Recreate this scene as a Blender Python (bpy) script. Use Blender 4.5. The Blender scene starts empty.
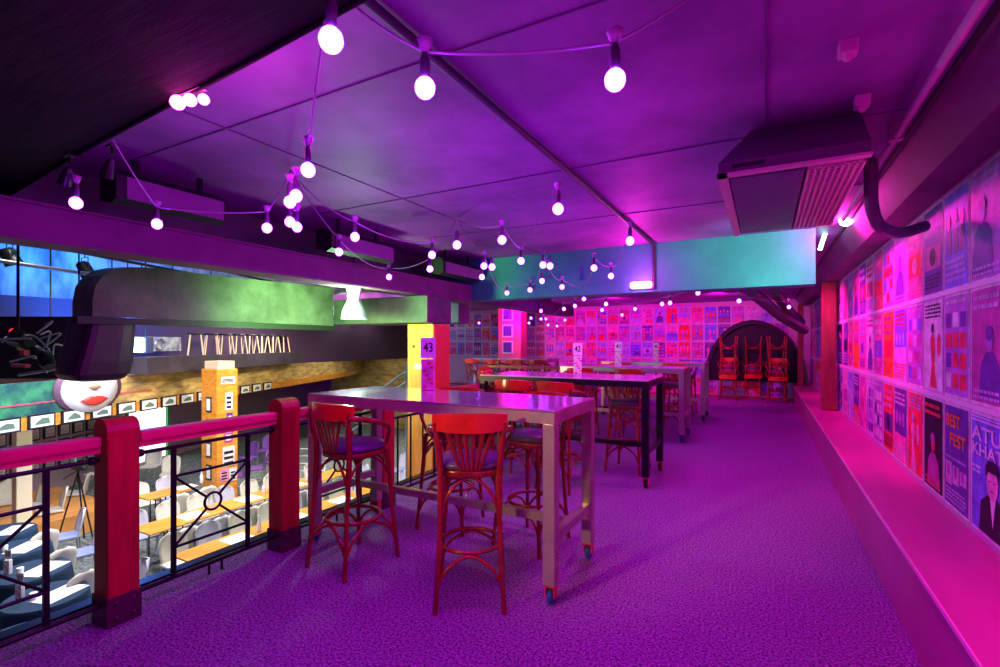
import bpy, bmesh, math, random
from mathutils import Vector, Matrix
random.seed(7)
R = math.radians
SC = bpy.context.scene
COL = SC.collection

# ------------------------------------------------------------ camera, world, exposure, lamps of the room and added fill
H, HY, FPX, ANG = 1.45, 343.0, 490.0, math.atan(265/490.0)
cam_d = bpy.data.cameras.new('camera'); cam = bpy.data.objects.new('camera', cam_d); COL.objects.link(cam)
cam.location = (0, 0, H); cam.rotation_euler = (R(90), 0, ANG)
cam_d.sensor_width = 36; cam_d.lens = 36*FPX/1000; cam_d.shift_y = (HY-333.5)/1000; cam_d.clip_start = 0.02
SC.camera = cam
w = bpy.data.worlds.new('world'); SC.world = w; w.use_nodes = True
w.node_tree.nodes['Background'].inputs[0].default_value = (0.45, 0.02, 0.85, 1)
w.node_tree.nodes['Background'].inputs[1].default_value = 0.07
SC.view_settings.view_transform = 'Standard'; SC.view_settings.look = 'None'
SC.view_settings.gamma = 1; SC.view_settings.use_curve_mapping = False
SC.view_settings.exposure = 0.0

def light(kind, loc, energy, color, size=0.1, to=None, spot=None, size_y=None, blend=0.6):
    d = bpy.data.lights.new(kind.lower()+'_light', kind); d.energy = energy; d.color = color
    if kind == 'AREA':
        d.size = size
        if size_y: d.shape = 'RECTANGLE'; d.size_y = size_y
    else: d.shadow_soft_size = size
    if kind == 'SPOT': d.spot_size = R(spot or 90); d.spot_blend = blend
    o = bpy.data.objects.new(d.name, d); COL.objects.link(o); o.location = loc
    if to is not None: o.rotation_euler = (Vector(to)-Vector(loc)).to_track_quat('-Z', 'Y').to_euler()
    return o
PINK = (1, 0.005, 0.50); MAG = (0.80, 0.005, 0.80); VIO = (0.42, 0.008, 1.0); VM = (0.70, 0.006, 0.95)
# unseen fill lamps added: violet along the balcony ceiling, pink along the poster wall
for y, e, c in ((-0.8, 21, VM), (1.7, 26, VM), (4.2, 23, VM), (7.6, 20, VM), (10.6, 20, MAG)):
    light('AREA', (-1.3, y, 2.50), e, c, 0.6, (-1.3, y, 0), size_y=0.6)
for y, e in ((-0.2, 230), (1.7, 230), (3.4, 170), (5.0, 170), (6.8, 200), (8.4, 200), (10.6, 200)):
    light('SPOT', (0.10, y, 2.46), e, PINK, 0.08, (0.985, y+0.3, 1.5), 82, blend=1)
# unseen spots added to brighten the far poster wall pink
for x in (-5.8, -3.3, -0.9): light('SPOT', (x, 11.6, 2.42), 210, (1, 0.01, 0.72), 0.1, (x-.3, 14.4, 1.4), 130, blend=1)
# unseen point lamps added to brighten the ceiling
for (x, y, z, e, c) in ((-1.5, 0.9, 1.95, 6, VIO), (-1.0, 4.3, 1.95, 9, MAG), (-1.0, 2.4, 1.95, 6, VIO), (-2.0, 3.6, 1.98, 3, VIO), (-1.2, 8.6, 1.9, 9, MAG), (-5.5, 11.0, 1.9, 12, MAG), (-0.5, 0.6, 1.9, 8, (.7, .005, .85))):
    light('POINT', (x, y, z), e, c, 0.35)
# house lights over the lower hall, and the blue wash on its ceiling and upper wall
for x, y, e in ((-8.8, 3.2, 230), (-8.6, 6.6, 230), (-11.2, 4.6, 170), (-7.4, 9.0, 150), (-12.0, 9.5, 260), (-14.0, 14.0, 420)):
    light('SPOT', (x, y, 3.3), e*4.3, (1.0, 0.93, 0.82), 0.5, (x-.4, y, -2), 125, blend=0.8)
light('SPOT', (-2.6, -1.6, 2.2), 330, (1, .66, .12), 0.10, (-1.08, 2.6, .62), 20, blend=1)  # unseen warm spot added behind the camera to gild the table legs
# warm spot added near the rig for the pine post, floods added for the mural
light('SPOT', (-5.9, 0.7, 0.8), 400, (1, .62, .30), 0.12, (-3.5, 4.6, 0.8), 36, blend=0.8)
light('SPOT', (-8.0, 8.6, 2.7), 900, (1, .86, .55), 0.3, (-13.4, 9.4, 0.3), 100, blend=0.8)
light('SPOT', (-7.6, 4.4, 2.6), 520, (1, .88, .75), 0.3, (-11.6, 5.0, 0.3), 90, blend=0.8)
light('SPOT', (-9.5, 13.0, 2.8), 900, (1, .86, .45), 0.3, (-12.0, 17.5, 0.0), 120, blend=0.8)
light('AREA', (-12.6, 5.0, 2.7), 240, (0.01, 0.20, 1), 1.2, (-14.3, 6.0, 3.6), size_y=3)
light('AREA', (-11.0, 4.0, 2.6), 120, (0.01, 0.22, 1), 1.5, (-11.5, 5.0, 4.0), size_y=3)

# ------------------------------------------------------------ materials
MATS = {}
def mat(name, col, rough=0.5, metal=0.0, emit=None, es=0, noise=0, scale=8, bump=0, stretch=None, col2=None, spec=0.5, aniso=0, trans=0, coat=0, alpha=1):
    if name in MATS: return MATS[name]
    m = bpy.data.materials.new(name); m.use_nodes = True; MATS[name] = m
    nt = m.node_tree; b = nt.nodes['Principled BSDF']
    b.inputs['Base Color'].default_value = (*col, 1); b.inputs['Roughness'].default_value = rough
    b.inputs['Metallic'].default_value = metal; b.inputs['Specular IOR Level'].default_value = spec
    if aniso: b.inputs['Anisotropic'].default_value = aniso
    if trans: b.inputs['Transmission Weight'].default_value = trans
    if coat: b.inputs['Coat Weight'].default_value = coat; b.inputs['Coat Roughness'].default_value = 0.12
    if emit: b.inputs['Emission Color'].default_value = (*emit, 1); b.inputs['Emission Strength'].default_value = es
    if noise or bump:
        tc = nt.nodes.new('ShaderNodeTexCoord'); mp = nt.nodes.new('ShaderNodeMapping'); nz = nt.nodes.new('ShaderNodeTexNoise')
        mp.inputs['Scale'].default_value = stretch or (1, 1, 1)
        nz.inputs['Scale'].default_value = scale; nz.inputs['Detail'].default_value = 6; nz.inputs['Roughness'].default_value = 0.65
        nt.links.new(tc.outputs['Object'], mp.inputs[0]); nt.links.new(mp.outputs[0], nz.inputs[0])
        if noise:
            cr = nt.nodes.new('ShaderNodeValToRGB'); c2 = col2 or tuple(c*(1-noise) for c in col)
            cr.color_ramp.elements[0].position = 0.36; cr.color_ramp.elements[1].position = 0.64
            cr.color_ramp.elements[0].color = (*c2, 1); cr.color_ramp.elements[1].color = (*col, 1)
            nt.links.new(nz.outputs[0], cr.inputs[0]); nt.links.new(cr.outputs[0], b.inputs['Base Color'])
        if bump:
            bp = nt.nodes.new('ShaderNodeBump'); bp.inputs['Strength'].default_value = bump; bp.inputs['Distance'].default_value = 0.01
            nt.links.new(nz.outputs[0], bp.inputs['Height']); nt.links.new(bp.outputs[0], b.inputs['Normal'])
    return m
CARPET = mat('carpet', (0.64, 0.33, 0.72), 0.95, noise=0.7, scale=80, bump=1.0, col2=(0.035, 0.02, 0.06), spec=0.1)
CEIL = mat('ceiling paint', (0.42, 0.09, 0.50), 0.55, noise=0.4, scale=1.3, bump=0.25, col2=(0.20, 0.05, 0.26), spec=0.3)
DARK = mat('black painted timber', (0.014, 0.011, 0.012), 0.9, noise=0.5, scale=3, bump=0.5, stretch=(1, 7, 7), col2=(0.006, 0.005, 0.007), spec=0.15)
BEAM = mat('painted beam', (0.22, 0.06, 0.20), 0.62, noise=0.35, scale=2.5, bump=0.3)
TEALLIT = mat('teal lit beam', (0.05, 0.40, 0.34), 0.55, noise=0.25, scale=2.0, bump=0.2)  # neutral beam, teal lamp light put into its colour
BLACK = mat('black', (0.012, 0.012, 0.014), 0.5)
BLACKM = mat('black metal', (0.02, 0.02, 0.025), 0.35, 0.5)
REDW = mat('red stained bentwood', (0.42, 0.018, 0.012), 0.25, coat=0.6, noise=0.45, scale=6, stretch=(4, 4, 1))
REDW2 = mat('glossy red crest', (0.80, 0.03, 0.015), 0.22, coat=0.7, noise=0.25, scale=5)
REDP = mat('red painted timber', (0.62, 0.03, 0.035), 0.4, noise=0.4, scale=3, bump=0.35, stretch=(3, 3, .5), col2=(0.34, 0.008, 0.015))
BENCHW = mat('pink lit bench timber', (0.56, 0.09, 0.30), 0.38, noise=0.2, scale=1.6, bump=0.2, stretch=(3, .6, 3))  # red timber with the pink light put into its colour
RAILW = mat('red handrail', (0.85, 0.06, 0.16), 0.3, coat=0.4)
VINYL = mat('dark purple vinyl', (0.16, 0.10, 0.22), 0.28, noise=0.3, scale=12, bump=0.1)
STEEL = mat('brushed steel', (0.58, 0.54, 0.38), 0.32, 0.5, noise=0.25, scale=7, stretch=(1, 1, 1))  # gold tint stands in for warm light on the steel
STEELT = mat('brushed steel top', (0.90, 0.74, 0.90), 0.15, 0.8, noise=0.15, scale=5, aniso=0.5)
WHITETOP = mat('pale laminate', (0.75, 0.66, 0.64), 0.16, noise=0.2, scale=4, coat=0.5)
ORANGEW = mat('orange varnished wood', (0.85, 0.36, 0.05), 0.35, noise=0.35, scale=3, stretch=(6, 1, 6), col2=(0.55, 0.18, 0.02))
PINEW = mat('pine post', (0.95, 0.50, 0.14), 0.45, noise=0.3, scale=3, stretch=(5, 5, .6), col2=(0.72, 0.28, 0.05), bump=0.2)
CREAM = mat('cream chair cover', (0.72, 0.68, 0.60), 0.7, noise=0.15, scale=6)
CREAML = mat('lilac chair cover', (0.58, 0.54, 0.66), 0.7, noise=0.15, scale=6)
GREYM = mat('grey metal', (0.45, 0.45, 0.47), 0.35, 0.8)
WHITE = mat('white paper', (0.85, 0.85, 0.85), 0.5)
BLUECL = mat('dark blue tablecloth', (0.005, 0.035, 0.095), 0.85, noise=0.2, scale=5)
HFLOOR = mat('patterned hall carpet', (0.22, 0.26, 0.25), 0.9, noise=0.9, scale=14, col2=(0.03, 0.035, 0.05), bump=0.2)
STAGEF = mat('stage boards', (0.80, 0.36, 0.10), 0.4, noise=0.4, scale=2, stretch=(8, 1, 1))
MURAL = mat('painted mural', (0.80, 0.58, 0.18), 0.6, noise=0.5, scale=2.2, stretch=(1, 1, 4), col2=(0.35, 0.20, 0.08))
MURALG = mat('green mural', (0.05, 0.30, 0.12), 0.5, noise=0.7, scale=2.5, col2=(0.01, 0.06, 0.08))
DUCTM = mat('duct plaster', (0.15, 0.12, 0.13), 0.5, noise=0.6, scale=3.2, bump=0.9)
PURPW = mat('dark hall wall', (0.05, 0.025, 0.05), 0.8)
HCEIL = mat('hall ceiling', (0.5, 0.55, 0.6), 0.7, noise=0.5, scale=0.8, stretch=(1, 3, 1), col2=(0.12, 0.16, 0.2))
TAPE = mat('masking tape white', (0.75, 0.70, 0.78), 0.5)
BULB = mat('glowing bulb', (1, 1, 1), 0.3, emit=(0.34, 0.030, 1.0), es=48)
SOCK = mat('bulb socket', (0.05, 0.03, 0.06), 0.5)
CABLE = mat('pale cable', (0.35, 0.25, 0.40), 0.5)
LPINK = mat('pink lamp glow', (1, 1, 1), emit=(1, 0.06, 0.6), es=26)
LTEAL = mat('teal lamp glow', (1, 1, 1), emit=(0.25, 1, 0.85), es=14)
LBLUE = mat('blue lamp glow', (1, 1, 1), emit=(0.18, 0.35, 1), es=30)
LGRN = mat('green lamp glow', (1, 1, 1), emit=(0.35, 1, 0.4), es=3.5)
LVIO = mat('violet lamp glow', (1, 1, 1), emit=(0.35, 0.25, 1), es=30)
GLASSG = mat('lamp glass', (0.75, 0.85, 0.80), 0.15, trans=0.6, spec=0.6)
PLASTIC = mat('pink lit plastic', (0.75, 0.30, 0.55), 0.4)  # white plastic, pink light put into its colour
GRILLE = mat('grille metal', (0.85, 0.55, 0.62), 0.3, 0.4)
BLUEW = mat('blue castor tyre', (0.03, 0.10, 0.40), 0.4)
REDC = mat('red castor bracket', (0.80, 0.06, 0.08), 0.35)
GOLDT = mat('gold trim', (0.7, 0.45, 0.08), 0.4)

# ------------------------------------------------------------ helpers
class MB:
    def __init__(s): s.v = []; s.f = []; s.m = []; s.mi = 0; s.smooth = []; s.sm = False
    def add(s, vs, fs):
        o = len(s.v); s.v += [tuple(v) for v in vs]
        for f in fs: s.f.append([i+o for i in f]); s.m.append(s.mi); s.smooth.append(s.sm)
    def box(s, a, b, M=None):
        x0, y0, z0 = a; x1, y1, z1 = b
        vs = [(x0,y0,z0),(x1,y0,z0),(x1,y1,z0),(x0,y1,z0),(x0,y0,z1),(x1,y0,z1),(x1,y1,z1),(x0,y1,z1)]
        if M: vs = [M @ Vector(v) for v in vs]
        s.add(vs, [(0,3,2,1),(4,5,6,7),(0,1,5,4),(1,2,6,5),(2,3,7,6),(3,0,4,7)]); return s
    def bbox(s, a, b, r=0.01):     # bevelled box
        bm = bmesh.new(); bmesh.ops.create_cube(bm, size=1)
        for v in bm.verts: v.co = Vector([(a[i]+b[i])/2+(b[i]-a[i])*v.co[i] for i in range(3)])
        bmesh.ops.bevel(bm, geom=bm.edges[:], offset=r, segments=2, affect='EDGES', profile=0.6)
        s.bm(bm); return s
    def bm(s, bm):
        bm.verts.index_update(); s.add([v.co[:] for v in bm.verts], [[v.index for v in f.verts] for f in bm.faces]); bm.free()
    def tube(s, pts, r, n=8, closed=False, flat=None, cap=True):
        pts = [Vector(p) for p in pts]; N = len(pts); rs = r if isinstance(r, (list, tuple)) else [r]*N
        vs = []; up = None
        for i, p in enumerate(pts):
            if closed: t = pts[(i+1) % N]-pts[i-1]
            else: t = pts[min(i+1, N-1)]-pts[max(i-1, 0)]
            t.normalize()
            if up is None: up = Vector((0,0,1)) if abs(t.z) < 0.9 else Vector((0,1,0))
            a = t.cross(up)
            if a.length < 1e-4: a = t.cross(Vector((1,0,0)))
            a.normalize(); b = a.cross(t).normalized(); up = b
            fa = flat or 1
            for k in range(n):
                th = 2*math.pi*k/n; vs.append(p+a*math.cos(th)*rs[i]+b*math.sin(th)*rs[i]*fa)
        fs = []
        for i in range(N if closed else N-1):
            j = (i+1) % N
            for k in range(n): fs.append((i*n+k, j*n+k, j*n+(k+1) % n, i*n+(k+1) % n))
        sm = s.sm; s.sm = True; s.add(vs, fs); s.sm = sm
        if cap and not closed: s.add(vs[:n], [tuple(range(n))]); s.add(vs[-n:], [tuple(reversed(range(n)))])
        return s
    def lathe(s, prof, c=(0,0,0), n=20, sx=1, sy=1, M=None):
        vs = []
        for (r, z) in prof:
            for k in range(n):
                th = 2*math.pi*k/n; v = Vector((c[0]+r*sx*math.cos(th), c[1]+r*sy*math.sin(th), c[2]+z)); vs.append(M @ v if M else v)
        fs = [(i*n+k, i*n+(k+1) % n, (i+1)*n+(k+1) % n, (i+1)*n+k) for i in range(len(prof)-1) for k in range(n)]
        sm = s.sm; s.sm = True; s.add(vs, fs); s.sm = sm
        s.add(vs[:n], [tuple(reversed(range(n)))]); s.add(vs[-n:], [tuple(range(n))]); return s
    def prism(s, poly, z0, z1):
        n = len(poly); vs = [(x, y, z0) for x, y in poly]+[(x, y, z1) for x, y in poly]
        s.add(vs, [tuple(reversed(range(n))), tuple(range(n, 2*n))]+[(i, (i+1) % n, n+(i+1) % n, n+i) for i in range(n)]); return s
    def sphere(s, c, r, n=14, sz=1):
        prof = [(max(1e-4, r*math.sin(math.pi*i/10)), -r*sz*math.cos(math.pi*i/10)) for i in range(11)]
        return s.lathe(prof, c, n)
    def build(s, name, m, parent=None, origin=None):
        me = bpy.data.meshes.new(name)
        vs = s.v
        if origin: vs = [(a-origin[0], b-origin[1], c-origin[2]) for a, b, c in vs]
        me.from_pydata(vs, [], s.f)
        for q in (m if isinstance(m, (list, tuple)) else [m]): me.materials.append(q)
        me.polygons.foreach_set('material_index', s.m); me.polygons.foreach_set('use_smooth', s.smooth); me.update()
        bm = bmesh.new(); bm.from_mesh(me); bmesh.ops.recalc_face_normals(bm, faces=bm.faces); bm.to_mesh(me); bm.free()
        o = bpy.data.objects.new(name, me); COL.objects.link(o)
        if parent: o.parent = parent
        if origin: o.location = origin
        return o
def tag(o, label, cat, group=None, kind=None):
    if label: o['label'] = label
    if cat: o['category'] = cat
    if group: o['group'] = group
    if kind: o['kind'] = kind
    return o
def thing(name, label, cat, loc=(0,0,0), rz=0, group=None):
    o = bpy.data.objects.new(name, None); COL.objects.link(o); o.location = loc; o.rotation_euler = (0,0,rz)
    o.empty_display_size = 0.05
    return tag(o, label, cat, group)
def struct(o, label=None): o['kind'] = 'structure'; return tag(o, label, None)
def kids(o): return [c for c in bpy.data.objects if c.parent == o]
def tree(o):
    return (o, [tree(c) for c in kids(o)])
def copy_tree(t, parent=None):
    o, ch = t; c = o.copy(); COL.objects.link(c)
    if parent: c.parent = parent
    for x in ch: copy_tree(x, c)
    return c
def put(t, loc, rz, label, group=None, first=[]):
    c = copy_tree(t); c.location = loc; c.rotation_euler = (0, 0, rz); c['label'] = label
    if group: c['group'] = group
    return c
def drop(t):
    for x in t[1]: drop(x)
    bpy.data.objects.remove(t[0])
F_ = (-math.sin(ANG), math.cos(ANG)); R_ = (math.cos(ANG), math.sin(ANG))
def Dp(px, py, d):
    x = (px-500)/FPX*d; return Vector((F_[0]*d+R_[0]*x, F_[1]*d+R_[1]*x, H-(py-HY)*d/FPX))
def Zp(px, py, z): return Dp(px, py, FPX*(H-z)/(py-HY))
def Xp(px, py, X): return Dp(px, py, X/(F_[0]+R_[0]*(px-500)/FPX))
def Yp(px, py, Y): return Dp(px, py, Y/(F_[1]+R_[1]*(px-500)/FPX))
def arc(c, r, a0, a1, n, ax='xz', ry=None):
    out = []
    for i in range(n+1):
        t = a0+(a1-a0)*i/n; u = math.cos(t)*r; v = math.sin(t)*(ry or r)
        out.append((c[0]+u, c[1], c[2]+v) if ax == 'xz' else (c[0], c[1]+u, c[2]+v) if ax == 'yz' else (c[0]+u, c[1]+v, c[2]))
    return out
def smooth(pts, n=5):
    P = [Vector(p) for p in pts]; out = []
    for i in range(len(P)-1):
        a = P[max(i-1, 0)]; b = P[i]; c = P[i+1]; d = P[min(i+2, len(P)-1)]
        for k in range(n):
            t = k/n; out.append(0.5*((2*b)+(c-a)*t+(2*a-5*b+4*c-d)*t*t+(3*b-a-3*c+d)*t**3))
    out.append(P[-1]); return out
def text_mesh(s, body_text, width, height):
    cu = bpy.data.curves.new('t', 'FONT'); cu.body = body_text; cu.align_x = 'CENTER'; cu.align_y = 'CENTER'; cu.offset = 0.02
    o = bpy.data.objects.new('t', cu); COL.objects.link(o)
    bpy.context.view_layer.update()
    me = bpy.data.meshes.new_from_object(o.evaluated_get(bpy.context.evaluated_depsgraph_get()))
    vs = [v.co.copy() for v in me.vertices]; fs = [tuple(p.vertices) for p in me.polygons]
    x0 = min(v.x for v in vs); x1 = max(v.x for v in vs); y0 = min(v.y for v in vs); y1 = max(v.y for v in vs)
    bpy.data.objects.remove(o); bpy.data.curves.remove(cu); bpy.data.meshes.remove(me)
    return [((v.x-(x0+x1)/2)/(x1-x0)*width, (v.y-(y0+y1)/2)/(y1-y0)*height) for v in vs], fs

# ------------------------------------------------------------ the setting
CZ = 2.56
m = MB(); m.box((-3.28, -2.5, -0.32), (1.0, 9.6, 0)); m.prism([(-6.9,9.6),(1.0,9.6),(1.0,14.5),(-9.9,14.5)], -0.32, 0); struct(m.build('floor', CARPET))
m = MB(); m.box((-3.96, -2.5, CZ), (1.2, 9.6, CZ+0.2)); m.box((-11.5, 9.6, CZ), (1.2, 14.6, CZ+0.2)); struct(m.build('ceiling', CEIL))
m = MB(); m.box((0.99, -2.5, -0.3), (1.2, 14.6, CZ)); struct(m.build('wall_right', mat('poster wall board', (0.55, 0.30, 0.50), 0.6)))
m = MB(); m.box((-10.0, 14.42, -2.45), (1.2, 14.6, CZ)); struct(m.build('wall_back', MATS['poster wall board']))
m = MB(); m.box((-9.8, 14.36, 0), (0.98, 14.41, 0.05)); struct(m.build('baseboard_back', REDP))
# cross beam, tapered painted ledge above the posters, bulkhead and beam over the void
m = MB(); m.box((-3.9, 5.6, 2.02), (0.43, 5.85, CZ-.001)); struct(m.build('trim_1', TEALLIT), 'painted downstand beam crossing the balcony ceiling')
m = MB(); m.prism([(0, 0)], 0, 0) if False else None
vs = []
for y in (-2.5, 14.4): vs += [(0.80, y, 2.38), (0.985, y, 2.38), (0.985, y, CZ-.002), (0.67, y, CZ-.002)]
m.add(vs, [(0,1,2,3),(7,6,5,4),(0,4,5,1),(1,5,6,2),(2,6,7,3),(3,7,4,0)]); struct(m.build('trim_2', BEAM), 'painted ledge boxed along the top of the poster wall')
m = MB(); m.bbox((-3.72, -2.5, 2.0), (-3.46, 9.6, 2.2), 0.012); struct(m.build('trim_3', BEAM), 'long beam over the edge of the balcony')
m = MB(); m.box((-4.1, -2.5, 2.2), (-3.96, 9.6, 4.0)); struct(m.build('trim_4', mat('bulkhead green grey', (0.12, 0.19, 0.14), 0.5, noise=0.3, scale=2)), 'bulkhead above the balcony edge')
m = MB(); m.box((-3.96, -2.5, 2.2), (-3.46, 9.6, 2.215)); struct(m.build('trim_5', BEAM), 'ledge on the long beam')
m = MB(); m.prism([(-4.4, 1.19), (-2.6, 1.03), (-1.36, 0.945), (-0.45, 0.875), (-0.45, -1.6), (-4.4, -1.6)], 2.31, 2.5); m.tube([(-4.4,1.192,2.305),(-2.6,1.032,2.305),(-1.36,.947,2.305),(-.45,.877,2.305)], .008, 6)
struct(m.build('ceiling_soffit', DARK), 'dark timber soffit close overhead')
# grooves between ceiling boards
m = MB()
for y in (1.55, 2.95, 4.2): m.box((-3.4, y, CZ-0.006), (0.66, y+0.007, CZ+.01))
for x in (-2.45, 0.0): m.box((x, 0, CZ-0.006), (x+0.006, 5.6, CZ+.01))
struct(m.build('trim_6', mat('joint shade', (0.16, .05, .19), .6)), 'dark joints between the ceiling boards')
m = MB(); m.box((0.655, -2.5, CZ-.02), (0.675, 14.4, CZ-.001)); struct(m.build('trim_12', BLACK), 'dark gap between the ceiling and the boxed ledge')
# floor edge under the railing
m = MB(); m.box((-3.34, -2.5, -0.36), (-3.26, 9.6, 0.015)); struct(m.build('trim_7', BLACKM), 'dark steel edge strip of the balcony floor')
# lower hall
m = MB(); m.box((-19, -3, -2.6), (-3.3, 21, -2.45)); struct(m.build('floor_hall', HFLOOR), 'patterned carpet of the lower hall')
m = MB(); m.box((-19, -3, 4.0), (-3.96, 21, 4.1)); struct(m.build('ceiling_hall', HCEIL), 'ceiling of the lower hall')
def line(y): return -10.98-(y-3.16)*0.4216       # the far balcony front
m = MB(); m.add([(line(-3)-4.4,-3,-2.45),(line(21)-4.4,21,-2.45),(line(21)-4.4,21,4),(line(-3)-4.4,-3,4)], [(0,1,2,3)])
m.add([(line(-3)-4.5,-3,-2.45),(line(21)-4.5,21,-2.45),(line(21)-4.5,21,4),(line(-3)-4.5,-3,4)], [(3,2,1,0)]); struct(m.build('wall_left', mat('hall end wall', (0.42, 0.28, 0.32), 0.8)))
m = MB(); m.box((-19, 17.5, -2.45), (-3.3, 17.7, 4)); struct(m.build('wall_hall_back', MURAL), 'yellow painted back wall of the lower hall')
m = MB(); m.box((-6.9, 9.45, -2.45), (-3.3, 9.6, -0.32)); struct(m.build('wall_under_balcony', PURPW), 'dark wall under the far balcony floor')
# blue lit upper wall
m = MB(); m.box((-14.5, -3, 2.46), (-14.4, 21, 3.98)); struct(m.build('trim_8', HCEIL), 'blue lit upper wall of the hall')

# ------------------------------------------------------------ bench and timber posts
b = thing('bench', 'long pink-lit wooden bench running along the poster wall', 'bench', (0.8, 5, 0))
m = MB(); m.bbox((0.60, -2.4, 0.40), (0.988, 14.3, 0.43), 0.004); m.build('seat_board', BENCHW, b, None).location = (-0.8, -5, 0)
m = MB(); m.box((0.62, -2.4, 0.0), (0.645, 14.3, 0.40)); m.build('front_board', BENCHW, b).location = (-0.8, -5, 0)
m = MB(); m.box((0.597, -2.4, 0.412), (0.603, 14.3, 0.432)); o = m.build('edge_strip', mat('worn edge', (0.95, 0.6, 0.7), 0.3), b); o.location = (-0.8, -5, 0); o['label'] = 'pale worn front edge'
m = MB(); m.bbox((0.76, 8.85, 0.432), (0.94, 9.05, 2.375), 0.01); tag(m.build('timber_post', mat('dark red post', (0.30, 0.02, 0.05), 0.5, noise=.4, scale=3, stretch=(3,3,.5))), 'red timber post standing on the bench near the posters', 'post')
m = MB(); m.bbox((0.69, 13.7, 0.432), (0.81, 13.82, 2.375), 0.01); tag(m.build('timber_post', MATS['dark red post']), 'farther red timber post on the bench beyond the first', 'post')

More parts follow.
